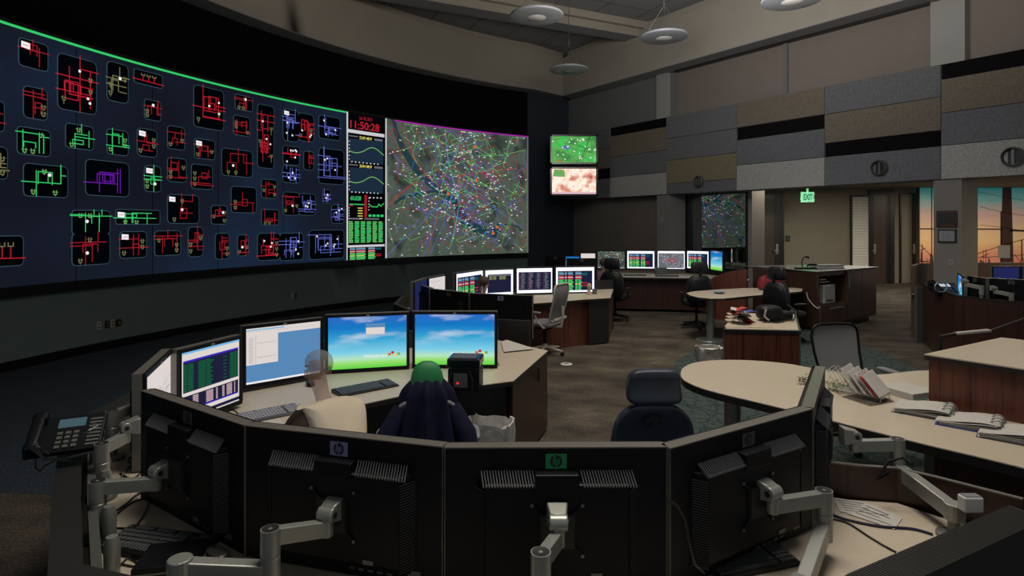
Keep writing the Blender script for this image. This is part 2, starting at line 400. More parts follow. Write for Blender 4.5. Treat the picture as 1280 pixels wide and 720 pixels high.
BOX = '''20 47 56 90 rf;69 66 117 144 R;131 76 157 130 y;165 86 200 111 h;178 124 198 152 r;26 107 55 151 r;18 158 59 196 g;79 154 113 188 g;131 161 157 195 g;169 160 193 197 rf
207 157 228 188 r;240 106 277 164 R;292 118 313 140 r;290 144 310 171 r;320 130 340 211 R;352 136 371 178 bf;371 141 390 178 R;397 144 423 176 b;241 173 266 200 rf;275 185 313 222 r
352 182 372 207 w;352 207 372 229 b;378 189 390 213 r;397 185 428 231 b;26 204 81 247 g;104 199 158 246 p;178 207 198 240 gf;207 197 230 228 r;237 205 263 237 r;87 263 134 292 g;87 292 134 329 r
142 262 197 280 gf;207 243 246 279 rf;147 290 180 321 rf;191 289 223 318 r;233 284 251 320 r;262 257 281 280 r;287 233 318 266 r;325 224 344 248 r;352 240 372 269 r;372 242 392 269 b
402 237 411 254 b;413 256 428 279 b;325 262 346 281 r;267 292 284 323 r;295 294 308 319 r;320 292 348 324 R;348 292 377 324 b;385 288 428 322 B;-30 296 25 331 h;-36 180 5 224 y;-40 120 1 165 r;-95 100 -50 180 g;-90 210 -45 270 R;-60 60 -5 95 r'''
def circuit(cv, u0, v0, u1, v1, code, seed):
    r = random.Random(seed); du, dv = u1-u0, v1-v0; A = cv.asp
    # rounded card
    rr = min(.018, dv*.12); ru = rr/A
    def rnd_rect(g, m, L):
        pts = []
        for cx_, cy_, t0 in ((u1-ru, v1-rr, 0), (u0+ru, v1-rr, PI/2), (u0+ru, v0+rr, PI), (u1-ru, v0+rr, 1.5*PI)):
            for k in range(4):
                t = t0+PI/2*k/3; pts.append((cx_+(ru+g/A)*math.cos(t), cy_+(rr+g)*math.sin(t)))
        cv.poly(pts, m, L)
    def cols(g, m, L):
        n = max(4, math.ceil(du/cv.maxu)); us = [u0-g/A, u0-g/A+ru*.3, u0+ru]+[u0+ru+(du-2*ru)*k/n for k in range(1, n)]+[u1-ru, u1+g/A-ru*.3, u1+g/A]
        def top(u):
            dd = max(0, u0+ru-u, u-(u1-ru))*A/(rr+g); return (rr+g)*(1-math.sqrt(max(0, 1-min(1, dd)**2)))
        cv.mb.mt(m)
        for a, b in zip(us[:-1], us[1:]): cv.mb.poly([cv.mp(a, v0-g+top(a), L), cv.mp(b, v0-g+top(b), L), cv.mp(b, v1+g-top(b), L), cv.mp(a, v1+g-top(a), L)])
    cols(.003, E['edge'], 1); cols(0, E['box'], 2)
    main = {'r': 'dred', 'R': 'red', 'h': 'red', 'g': 'green', 'G': 'green', 'b': 'blue', 'B': 'blue', 'p': 'purple', 'y': 'yellow', 'w': 'red'}[code[0]]
    X = lambda a: u0+du*a
    Y = lambda a: v0+dv*a
    w = .0034; ln = lambda pts, c=main, ww=w: cv.line([(X(a), Y(b)) for a, b in pts], ww, E[c], 3, A)
    aspb = du*A/dv; nv_ = max(2, int(3*min(1.6, aspb))); nh = max(2, int(3/max(.5, aspb)))
    if code[0] in 'RBb': nv_ += 1; nh += 2
    if code[0] == 'h':
        ln([(-.06, .28), (1.05, .24)])
        for k in range(3):
            a = .3+.2*k; ln([(a, .27), (a, .65)]); ln([(a-.06, .78), (a-.06, .66), (a+.06, .66), (a+.06, .78)], 'yellow')
        return
    xs = sorted(r.uniform(.14, .86) for _ in range(nv_)); ys = sorted(r.uniform(.14, .86) for _ in range(nh))
    for i, a in enumerate(xs):
        lo = r.choice([0, *ys[:2]]) if r.random() < .4 else r.choice(ys); hi = 1.05 if r.random() < .3 else r.choice([.9, .8, ys[-1]])
        if hi-lo < .2: lo = .1
        ln([(a, lo), (a, hi)])
    for i, b in enumerate(ys):
        a0 = -.06 if r.random() < .35 else r.choice(xs); a1 = 1.06 if r.random() < .35 else r.choice(xs+[.9])
        if abs(a1-a0) < .25: a1 = min(.95, a0+.45)
        ln([(a0, b), (a1, b)])
    for k in range(3 if code[0] in 'RBbp' else 1):
        a = r.uniform(.15, .5); b = r.uniform(.15, .5); c = a+r.uniform(.2, .4); d = b+r.uniform(.15, .4)
        ln([(a, b), (a, d), (c, d), (c, b)] + ([(a, b)] if r.random() < .4 else []))
    if code[0] in 'rRyg' and r.random() < .9:                       # small transformer marks
        for k in range(r.choice((2, 3))):
            a = r.choice((.14, .84)) if aspb < 1.2 else .2+.25*k; b = .2+.22*k if aspb < 1.2 else r.choice((.14, .8))
            c = 'yellow' if code[0] != 'g' else 'lime'
            sx_ = .0055/A/du; sy_ = .008/dv; ln([(a-sx_, b+sy_), (a-sx_, b-sy_), (a+sx_, b-sy_), (a+sx_, b+sy_)], c, .003); ln([(a-2*sx_, b+sy_*.3), (a+2*sx_, b+sy_*.3)], c, .002); ln([(a, b-sy_), (a, b-.1)], c, .0028)
    if code[0] in 'BbwR':
        for k in range(6 if code[0] in 'Bw' else 3):
            a, b = r.uniform(.2, .85), r.uniform(.15, .85); cv.ell(X(a), Y(b), .0062/A, .0062, E['white'], 4, 8)
    elif r.random() < .35:
        a, b = r.uniform(.3, .8), r.uniform(.3, .8); cv.ell(X(a), Y(b), .0075/A, .0075, E['white'], 4, 8)
    if 'f' in code[1:]:
        a0 = u0+.006/A; cv.poly([(a0, v1-.034), (a0+.034/A, v1-.036), (a0+.034/A, v1-.012), (a0, v1-.01)], E['white'], 4); cv.rect(a0+.006/A, v1-.026, a0+.03/A, v1-.02, E['pink'], 5)
for k, t in enumerate(BOX.replace('\n', ';').split(';')):
    x0, y0, x1, y1, code = t.split(); x0, y0, x1, y1 = map(float, (x0, y0, x1, y1))
    u0, u1 = cv.fx(x0), cv.fx(x1); v1, v0 = cv.fy(x0, y0), cv.fy(x1, y1)
    circuit(cv, u0, v0, u1, v1, code, 100+k)
mb.build('diagram_board', parent=video, world=True)

# clock and chart column
mb = MB(); mb.flat = True; cv = arc_canvas(mb, 432.5, 479)
R_ = cv.rect; cv.rect(0, 0, 1, 1, E['black'], 0, nu=3); cv.rect(-.02, 0, .02, 1, E['band'], 1); 
cv.text('Jun 20, 2013', .32, .955, .66, .985, E['red'], 1); cv.text('11:50:28', .08, .895, .86, .948, E['red'], 1, bold=.012)
R_(0, .862, 1, .885, E['band'], 1)
for q, (a, b, tx) in enumerate(((.66, .85, '5249 MW'), (.455, .655, '3044 MW'))):
    R_(.05, a+.005, .97, b-.025, E['slate'], 1); cv.text(tx, .32, b-.023, .66, b-.002, E['amber'], 2, bold=.01)
    R_(.04, b-.013, .28, b-.005, E['gray'], 2); R_(.72, b-.02, .95, b-.005, E['gray'], 2)
    pts = [(.05+.92*t, a+.088+.03*math.sin(6.2*(t-.42))*(.6 if t < .4 else 1)) for t in [k/24 for k in range(25)]]
    cv.line(pts, .006, E['lime'], 3, cv.asp)
    for k in range(6): R_(.035, a+.02+k*.024, .055, a+.026+k*.024, E['white'], 3)
    for k in range(8): R_(.1+k*.1, a+.003, .13+k*.1, a+.009, E['white'], 3)
cv.text('60.028', .08, .405, .36, .435, E['green'], 2, bold=.02)
R_(.45, .29, .52, .445, E['dred'], 2); R_(.05, .375, .44, .381, E['green'], 3); R_(.05, .365, .14, .372, E['red'], 3)
for k in range(5): R_(.27, .35-.018*k, .4, .356-.018*k, E['amber'], 3); R_(.035, .35-.018*k, .05, .356-.018*k, E['white'], 3)
cv.line([(.58, .38), (.65, .365), (.8, .365), (.84, .385), (.9, .37), (.97, .39)], .006, E['green'], 3, cv.asp)
for k in range(5): R_(.56, .42-.02*k, .58, .426-.02*k, E['white'], 3)
for k in range(4): R_(.58+.1*k, .425, .62+.1*k, .432, E['white'], 3); R_(.56+.11*k, .295, .64+.11*k, .31, E['green'], 3)
R_(.05, .275, .35, .285, E['gray'], 3); R_(.45, .275, .85, .284, E['gray'], 3)
for c in range(6):
    for k in range(13): R_(.03+.16*c, .262-.0115*k-.008, .15+.16*c-(.02 if (c+k) % 5 == 0 else 0), .262-.0115*k, E['green' if (k*c) % 4 else 'tgreen'], 3)
R_(0, .085, 1, .1, E['band'], 2); R_(0, 0, .03, .1, E['band'], 2)
rows = ['gray', 'sky', 'gray', 'red', 'pink', 'red', 'green', 'tgreen', 'green', 'amber', 'green', 'tgreen', 'green', 'tgreen']
R_(0, .0, 1, .085, E['black'], 3)
def list_table(cv, u0, v0, u1, v1, L):
    dv = (v1-v0)/len(rows)
    for k, c in enumerate(rows):
        y = v1-dv*(k+1)
        for a, b in ((.02, .17), (.2, .45), (.53, .72)):
            cv.rect(u0+(u1-u0)*a, y+dv*.12, u0+(u1-u0)*(b+.02*((k*7) % 3-1)), y+dv*.9, E[c], L)
        if k in (1, 2): cv.rect(u0+(u1-u0)*.75, y, u0+(u1-u0)*.9, y+dv*.8, E['teal'], L)
        if k in (8, 10): cv.rect(u0+(u1-u0)*.75, y, u0+(u1-u0)*.9, y+dv*.8, E['red'], L)
list_table(cv, .04, .0, 1, .083, 4)
mb.build('clock_display', parent=video, world=True)

# city map
MAPROADS = []
def city_map(cv, nlab, L0, seed, wl=.004, lab=.011, river=True, big=True, nl=None):
    r = random.Random(seed); A = cv.asp
    if river:
        riv = [(.055, 1.0, .016), (.07, .92, .018), (.12, .79, .024), (.2, .66, .028), (.3, .55, .03), (.4, .475, .032), (.47, .42, .034), (.51, .33, .04), (.56, .25, .045), (.63, .2, .05), (.72, .17, .055), (.775, .16, .05)]
        for (a, b, w), (c, d, w2) in zip(riv[:-1], riv[1:]):
            cv.poly([(a-w/A*1.2, b-w*.3), (c-w2/A*1.2, d-w2*.3), (c+w2/A*.9, d+w2*.5), (a+w/A*.9, b+w*.5)], E['river'], L0)
        cv.line([(.33, .5), (.24, .475), (.16, .455), (.1, .43), (.07, .4)], .022, E['river'], L0, A)
        cv.line([(.78, .235), (.86, .245), (.93, .22), (.96, .17)], .012, E['river'], L0, A)
        cv.poly([(.71, .14), (.77, .13), (.8, .25), (.74, .24)], E['river'], L0)
    cols = ['tgreen', 'tgreen', 'dred', 'blue', 'lime', 'dblue', 'dred', 'blue']
    nodes = []
    for k in range(nl or int(nlab*.36)):
        # clustered near the town centre
        a, b = (r.gauss(.5, .2), r.gauss(.55, .26)) if r.random() < .6 else (r.random(), r.random())
        if not (.02 < a < .98 and .02 < b < .97): continue
        pts = [(a, b)]
        ang = r.choice((.35, 1.2, -.4, 1.9, .3, 2.7)); 
        for q in range(r.choice((2, 3, 4, 5))):
            ll = r.uniform(.03, .1); an = ang+r.choice((-.9, 0, 0, .9)); a2 = min(.985, max(.015, pts[-1][0]+ll*math.cos(an)/A)); b2 = min(.98, max(.015, pts[-1][1]+ll*math.sin(an)))
            pts.append((a2, b2))
        cv.line(pts, wl, E[r.choice(cols)], L0+1, A); nodes += pts
    if big:
        for pts, c in (([(.02, .92), (.1, .77), (.16, .63)], 'dred'), ([(.1, .98), (.2, .72), (.28, .6), (.4, .5)], 'red'), ([(.2, .96), (.33, .7), (.45, .52)], 'dred'), ([(.47, .62), (.72, .68), (.92, .72)], 'red'),
                       ([(.0, .0), (.1, .12), (.2, .2), (.3, .33), (.36, .42)], 'blue'), ([(.35, .4), (.32, .2), (.25, .0)], 'blue'), ([(.42, .5), (.39, .25), (.3, .02)], 'blue'), ([(.28, .02), (.32, .2), (.36, .35)], 'red'),
                       ([(.5, .35), (.7, .42), (.98, .2)], 'blue'), ([(.6, .98), (.62, .7), (.58, .45), (.55, .2)], 'blue'), ([(.4, .98), (.42, .75), (.5, .4), (.45, .1)], 'cyan'), ([(.62, .8), (.8, .82), (.98, .88)], 'tgreen'),
                       ([(.8, .7), (.9, .85), (.95, .5), (.93, .3)], 'dred'), ([(.03, .4), (.12, .5), (.2, .56)], 'dred'), ([(.0, .35), (.1, .47), (.2, .56), (.27, .5)], 'red')):
            cv.line(pts, wl*1.15, E[c], L0+1, A)
    r.shuffle(nodes)
    for k in range(nlab):
        if k < len(nodes) and r.random() < .7: a, b = nodes[k]
        else: a, b = r.gauss(.5, .24), r.random()
        a += r.gauss(0, .008)
        if not (.01 < a < .985 and .01 < b < .985): continue
        cv.rect(a-lab*.75/A, b-lab*.3, a+lab*.75/A, b+lab*.3, E[r.choice(('pink', 'white', 'pink', 'green', 'white', 'dred'))], L0+2)
mb = MB(); mb.flat = True; cv = arc_canvas(mb, 480, 659)
cv.rect(0, 0, 1, 1, E['aerial'], 0, nu=20); cv.rect(.06, .992, 1, 1.0, E['magenta'], 4, nu=12)
cv.rect(0, 0, .008, 1, E['band'], 4); cv.rect(.992, 0, 1, .99, E['gray'], 4)
cv.poly([(.37, .42), (.46, .36), (.52, .3), (.5, .4), (.44, .47)], E['dblue'], 1)
city_map(cv, 520, 1, 5, wl=.0030, lab=.0095, nl=300)
for a, b in ((.61, .87), (.42, .48), (.62, .6), (.77, .22), (.74, .17)): cv.ell(a, b, .012, .012, E['orange'], 5, 8)
mb.build('map_display', parent=video, world=True)

# televisions on brackets --------------------------------------------
E['radar'] = glow_noise('glow_radar', [(.35, (60, 130, 70)), (.48, (100, 176, 90)), (.6, (60, 200, 90)), (.7, (140, 200, 130))], 2.4, strength=1.)
E['autumn'] = glow_noise('glow_autumn', [(.3, (150, 70, 60)), (.42, (220, 160, 140)), (.52, (255, 238, 224)), (.62, (240, 190, 160)), (.75, (255, 250, 248))], 3.2, strength=1.15)
def tv(x0, y0, x1, y1, Y, which, label):
    a = P(x0, y0, Y); b = P(x1, y1, Y); w = b.x-a.x; h = a.z-b.z; c = V((a.x+b.x)/2, Y, b.z)
    t = thing('television', label, 'television', c, 0, 'wall televisions in the far corner')
    m = MB().mt(M_blk); m.box(-w/2-.05, w/2+.05, 0, .09, -.05, h+.05); m.mt(M_silver_d); m.box(-w/2-.05, -w/2-.04, -.012, 0, -.05, h+.05)
    m.mt(M_blk_gloss); m.box(-w/2-.05, w/2+.05, -.012, 0, -.05, -.005); m.box(-w/2-.05, w/2+.05, -.012, 0, h+.005, h+.05); m.box(-w/2-.04, -w/2-.003, -.012, 0, -.05, h+.05); m.box(w/2+.003, w/2+.05, -.012, 0, -.05, h+.05)
    m.build('casing', parent=t)
    m = MB(); m.flat = True; cv = Canvas(m, lambda u, v, L: V(-w/2+w*u, -.002-.002*L, h*v)); A = w/h
    if which == 0:
        cv.rect(0, 0, 1, 1, E['radar'], 0); r = random.Random(3)
        cv.poly([(.24, .6), (.3, .52), (.36, .5), (.4, .56), (.42, .6), (.36, .62), (.3, .66)], E['blue'], 1)
        for k in range(26): cv.ell(r.random(), r.uniform(.1, .95), .016, .03, E['white'], 2, 8)
        for k in range(7): cv.line([(r.random(), r.random()) for _ in range(4)], .012, E['dgreen'], 1, A)
        cv.text('YNN', .07, .03, .23, .11, E['red'], 3, bold=.03)
    else:
        cv.rect(0, 0, 1, 1, E['autumn'], 0); cv.poly([(.02, .7), (.3, .68), (.28, .95), (.05, .98)], E['lime'], 1)
        cv.rect(0, .0, 1, .08, E['pink'], 1)
    m.build('screen', parent=t)
    m = MB().mt(M_blk); m.box(-.2, .2, .09, .9, h*.3, h*.7); m.build('wall_bracket', parent=t)
tv(690, 170.5, 745, 203, 17.25, 0, 'upper wall television showing a green weather radar map')
tv(690, 211, 745, 242.5, 17.25, 1, 'lower wall television showing a bright washed out autumn scene')

# soffits, ceiling, beams ---------------------------------------------
M_soffit = mat('soffit_beige', (.36, .325, .27), .85, noise=.03, nscale=2)
M_soffit_g = mat('soffit_grey', (.24, .24, .255), .85)
M_ceil = None
def ceil_mat():
    m = bpy.data.materials.new('ceiling_tiles'); m.use_nodes = True; nt = m.node_tree; b = nt.nodes['Principled BSDF']; L = nt.links
    tc = nt.nodes.new('ShaderNodeTexCoord'); mp = nt.nodes.new('ShaderNodeMapping'); mp.inputs['Rotation'].default_value = (0, 0, -math.atan2(.432, .902))
    br = nt.nodes.new('ShaderNodeTexBrick'); br.offset = 0; br.inputs['Scale'].default_value = 1
    br.inputs['Color1'].default_value = (.27, .27, .285, 1); br.inputs['Color2'].default_value = (.25, .25, .265, 1); br.inputs['Mortar'].default_value = (.05, .05, .055, 1)
    br.inputs['Mortar Size'].default_value = .012; br.inputs['Brick Width'].default_value = 1.2; br.inputs['Row Height'].default_value = 1.2
    L.new(tc.outputs['Object'], mp.inputs[0]); L.new(mp.outputs[0], br.inputs['Vector']); L.new(br.outputs['Color'], b.inputs['Base Color'])
    b.inputs['Roughness'].default_value = .9; return m
mb = MB().mt(ceil_mat()); mb.box(-9, 20, -3, 22, Z_CEIL, Z_CEIL+.1); struct(mb.build('ceiling'))
SP = .45
W_END = 30.
# right soffit: face parallel to the wall, SP into the room
f_off = -SP
a0 = CORNER+DIN*f_off; a1 = a0+U*W_END
# corner of the two fascias: where the soffit line meets the inner arc or the back line
fo = e0+ (e0-ARC_C).normalized()*(-SP)
dirb = (CORNER-e0).normalized(); k_ = (a0-fo); den = dirb.x*U.y-dirb.y*U.x; tt = (k_.x*U.y-k_.y*U.x)/den; FC = fo+dirb*tt
inner = [tuple(FC)]+[tuple(p) for p in arcpath(TH0, TH1, ARC_R-SP, 60)]
outer = [tuple(CORNER)]+[tuple(p) for p in arcpath(TH0, TH1, ARC_R, 60)]
def band(mb, A, B, z0, z1, z0b=None, z1b=None):
    """closed band between two equal polylines"""
    n = len(A); vs = []
    for p, q in zip(A, B): vs += [(p[0],p[1],z0), (p[0],p[1],z1), (q[0],q[1],z1), (q[0],q[1],z0)]
    fs = [(i*4+k, i*4+4+k, i*4+4+(k+1) % 4, i*4+(k+1) % 4) for i in range(n-1) for k in range(4)]
    mb.add(vs, fs+[(0,1,2,3), (4*n-4, 4*n-1, 4*n-2, 4*n-3)])
mb = MB().mt(M_soffit); band(mb, inner, outer, Z_SOF+.02, Z_FAS); mb.mt(M_soffit_g); band(mb, inner, outer, Z_SOF, Z_SOF+.02)
inner2 = [tuple(Vector(p)+(Vector(q)-Vector(p))*.35) for p, q in zip(inner, outer)]
mb.mt(M_soffit); band(mb, inner2, outer, Z_FAS, Z_CEIL)
struct(mb.build('ceiling_soffit_left', smooth=30))
RI = [tuple(FC), tuple(FC+U*W_END)]; RO = [tuple(CORNER+DIN*.5), tuple(CORNER+DIN*.5+U*W_END)]
mb = MB().mt(M_soffit); band(mb, RI, RO, Z_SOF+.02, Z_FAS); mb.mt(M_soffit_g); band(mb, RI, RO, Z_SOF, Z_SOF+.02)
RI2 = [tuple(Vector(p)+DIN*.16) for p in RI]; mb.mt(M_soffit); band(mb, RI2, RO, Z_FAS, Z_CEIL)
struct(mb.build('ceiling_soffit_right'))
def beam(px, py, w, name, zb=7.0, L0=-14, L1=2.2):
    c = G(px, py, zb).xy; d = DIN; s_ = U
    A = [c+d*L0, c+d*L1]
    mb = MB().mt(M_soffit); band(mb, [tuple(p-s_*0) for p in A], [tuple(p-s_*w) for p in A], zb+.01, Z_CEIL-.18)
    band(mb, [tuple(p+s_*.14) for p in A], [tuple(p-s_*(w+.14)) for p in A], Z_CEIL-.18, Z_CEIL-.002)
    mb.mt(M_soffit_g); band(mb, [tuple(p) for p in A], [tuple(p-s_*w) for p in A], zb, zb+.01)
    struct(mb.build(name))
beam(760, 39, .5, 'ceiling_beam_far', L0=-6.6, L1=1.5)
beam(760, -86, .5, 'ceiling_beam_near', L0=-9.5, L1=3.6)

# right wall -----------------------------------------------------------
M_shade = mat('shade_taupe', (.20, .165, .14), .85, noise=.03, nscale=3)
M_wall_g = mat('wall_grey', (.15, .155, .15), .85, noise=.03, nscale=3)
M_col = mat('column_paint', (.30, .295, .275), .8)
def wbox(mb, x0, x1, z0, z1, o0, o1):
    """box on the right wall between px columns x0..x1, from offset o0 (front) to o1 (back)"""
    ta, tb = wall_t(x0), wall_t(x1)
    A = [CORNER+U*ta, CORNER+U*tb]
    vs = []
    for z in (z0, z1):
        for p, off in ((A[0], o0), (A[1], o0), (A[1], o1), (A[0], o1)): q = p+DIN*off; vs.append((q.x, q.y, z))
    mb.add(vs, [(0,1,2,3), (7,6,5,4), (0,4,5,1), (1,5,6,2), (2,6,7,3), (3,7,4,0)])
FARX = 1800
mb = MB().mt(M_wall_g); wbox(mb, 704, 842, Z_PT-.05, Z_SOF, .12, .5); wbox(mb, 704, FARX, Z_PB, Z_PT, 0, .5)
mb.mt(M_shade); wbox(mb, 842, FARX, Z_PT-.05, Z_SOF+.1, .16, .5)
struct(mb.build('wall_right_upper'))
mb = MB().mt(M_brn_wall); wbox(mb, 704, 835, 0, Z_PB, .35, .6); struct(mb.build('wall_right_lower'))
mb = MB().mt(M_col); wbox(mb, 820.5, 833.5, Z_PT, Z_SOF, 0, .16); struct(mb.build('trim_1'))
mb = MB().mt(M_col); wbox(mb, 1163, 1206, Z_PT, Z_SOF, 0, .16); struct(mb.build('trim_2'))
mb = MB().mt(M_wall_g); wbox(mb, 975, 979.5, Z_PT, Z_SOF, .1, .16); struct(mb.build('trim_3'))
mb = MB().mt(M_edge); wbox(mb, 842, FARX, Z_SOF-.03, Z_SOF, .0, .16); struct(mb.build('trim_4'))
M_colg = mat('column_grey', (.20, .185, .165), .85); 
for (xa, xb, dp, nm) in ((821, 837, .53, 'wall_pillar_left'), (1167, 1202, .5, 'wall_pillar_right')):
    mb = MB().mt(M_colg); wbox(mb, xa, xb, 0, Z_COR, 0.0, dp); struct(mb.build(nm))

def fabric(name, rgb):
    return mat(name, rgb, .95, spec=.1, noise=.22, nscale=38)
FAB = dict(grey=fabric('fabric_grey', (.135, .138, .145)), brown=fabric('fabric_taupe', (.165, .138, .105)), black=fabric('fabric_black', (.005, .005, .006)), light=fabric('fabric_light_grey', (.34, .33, .305)), olive=fabric('fabric_olive', (.19, .165, .10)))
WORD = dict(grey='grey', brown='taupe', black='narrow black', light='light grey', olive='olive')
STACKS = [
 (704.5, 764, 764, [(160, 'grey'), (185, 'brown'), (210, 'black'), (223, 'grey'), (247.2, None)], 'behind the two wall televisions'),
 (764, 834.5, 764, [(160, 'black'), (170.7, 'brown'), (197, 'grey'), (222, 'light'), (247.2, None)], 'just right of the wall televisions'),
 (834.5, 922.5, 834.5, [(146.5, 'grey'), (174, 'grey'), (201, 'olive'), (230, 'grey'), (243.2, None)], 'above the dark reflecting window'),
 (922.5, 1032.5, 922.5, [(129.5, 'brown'), (160, 'black'), (175.5, 'grey'), (207, 'light'), (238.2, None)], 'above the exit sign'),
 (1032.5, 1178, 1032.5, [(109, 'grey'), (143.5, 'brown'), (179.5, 'black'), (196.5, 'grey'), (232.1, None)], 'above the window blinds'),
 (1178, 1330, 1178, [(81.3, 'black'), (100, 'brown'), (142, 'grey'), (182.5, 'light'), (224.2, None)], 'above the plaque and the sunset mural'),
 (1330, 1800, 1178, [(81.3, 'brown'), (120, 'light'), (182.5, 'grey'), (224.2, None)], None)]
ORD = ['topmost', 'second from top', 'third from top', 'lowest', 'lowest']
for xa, xb, xr, rows_, where in STACKS:
    for k in range(len(rows_)-1):
        z1 = Z_PT if k == 0 else wz(xr, rows_[k][0]); z0 = Z_PB if rows_[k+1][1] is None else wz(xr, rows_[k+1][0])
        c = rows_[k][1]
        if where is None: continue
        ta, tb = wall_t(xa), wall_t(xb); mb = MB().mt(FAB[c]); th = .05 if c != 'black' else .02
        A = CORNER+U*(ta+.004); B = CORNER+U*(tb-.004); vs = []
        for z in (z0+.004, z1-.004):
            for p, off in ((A, -th), (B, -th), (B, 0), (A, 0)): q = p+DIN*off; vs.append((q.x, q.y, z))
        ctr = (A+B)/2; t = thing('acoustic_panel', f'{WORD[c]} fabric wall panel, {ORD[k]} of those {where}', 'wall panel', (ctr.x, ctr.y, z0), 0, 'fabric acoustic panels on the right wall')
        mb.add(vs, [(3,2,1,0), (4,5,6,7), (0,1,5,4), (1,2,6,5), (2,3,7,6), (3,0,4,7)]); mb.build('fabric_face', parent=t, world=True, bevel=.006)
# portholes: round silver speaker cans
for px, py, r_, lab in ((874.5, 227, 7.5, 'small round wall fixture above the dark window'), (1100, 210, 10, 'round wall fixture above the window blinds'), (1267, 196, 12.5, 'round wall fixture above the sunset mural, nearest')):
    q = wp(px, -.05); Y = q.y; R = r_*Y/F; c = V(q.x, q.y, H-(py-CY)*Y/F); t = thing('round_fixture', lab, 'wall fixture', c, math.atan2(-DIN.y, -DIN.x), 'round fixtures in the wall panels')
    m = MB().mt(M_silver_d)
    n = 28; prof = [(R*.8, 0), (R, 0), (R, .05), (R*.86, .09), (R*.8, .07), (R*.74, -.02)]
    vs = [(b, a*math.cos(2*PI*k/n), a*math.sin(2*PI*k/n)) for a, b in prof for k in range(n)]
    m.add(vs, [(i*n+k, i*n+(k+1) % n, (i+1)*n+(k+1) % n, (i+1)*n+k) for i in range(len(prof)-1) for k in range(n)]); m.build('ring', parent=t, smooth=40)
    m = MB().mt(M_cap); m.cyl((.0, 0, 0), (.012, 0, 0), R*.78, n=28); m.mt(M_silver_d); m.box(.012, .03, -.02, .02, -R*.75, R*.75); m.build('dark_lens', parent=t, smooth=40)

# glass window in the recess -------------------------------------------
M_glass = bpy.data.materials.new('window_glass'); M_glass.use_nodes = True
nt = M_glass.node_tree; nt.nodes.remove(nt.nodes['Principled BSDF'])
g_ = nt.nodes.new('ShaderNodeBsdfGlossy'); g_.inputs['Roughness'].default_value = .0; g_.inputs['Color'].default_value = (.75, .8, .82, 1)
tr = nt.nodes.new('ShaderNodeBsdfTransparent'); tr.inputs[0].default_value = (.55, .6, .62, 1)
mx = nt.nodes.new('ShaderNodeMixShader'); mx.inputs[0].default_value = .5
nt.links.new(tr.outputs[0], mx.inputs[1]); nt.links.new(g_.outputs[0], mx.inputs[2]); nt.links.new(mx.outputs[0], nt.nodes['Material Output'].inputs[0])
def wplane(off, x): return wp(x, off)
WO = .53
zt = wz(896, 241.5, WO)
A, B = wp(858, WO), wp(934.5, WO)
mb = MB().mt(M_edge)
def seg(mb, A, B, z0, z1, t):    # slab between two plan points, thickness t into the wall
    q = [A, B, B+DIN*t, A+DIN*t]; mb.prism([tuple(p) for p in q], z0, z1)
d_ = (B-A).normalized()
seg(mb, A, A+d_*.06, 0, zt+.06, .1); seg(mb, B-d_*.06, B, 0, zt+.06, .1); seg(mb, A, B, zt, zt+.06, .1); seg(mb, A, B, 0, .12, .1)
struct(mb.build('window_frame'))
mb = MB().mt(M_glass); q = [A+d_*.05+DIN*.09, B-d_*.05+DIN*.0]
mb.poly([(q[0].x, q[0].y, .1), (q[1].x, q[1].y, .1), (q[1].x, q[1].y, zt), (q[0].x, q[0].y, zt)]); struct(mb.build('window_1'))
# dim room behind the glass
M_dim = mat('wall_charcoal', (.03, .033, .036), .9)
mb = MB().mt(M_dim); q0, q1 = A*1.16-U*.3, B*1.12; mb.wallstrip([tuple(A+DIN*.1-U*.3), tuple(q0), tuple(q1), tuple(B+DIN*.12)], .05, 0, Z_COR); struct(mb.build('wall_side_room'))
# pillar at the right of the window: a thin wall end
pc0, pc1 = wp(935, WO), wp(940, WO)
mb = MB().mt(M_colg); mb.prism([tuple(pc0), tuple(pc1), tuple(pc1+DIN*.42), tuple(pc0+DIN*.42)], 0, Z_COR); struct(mb.build('wall_stub'))
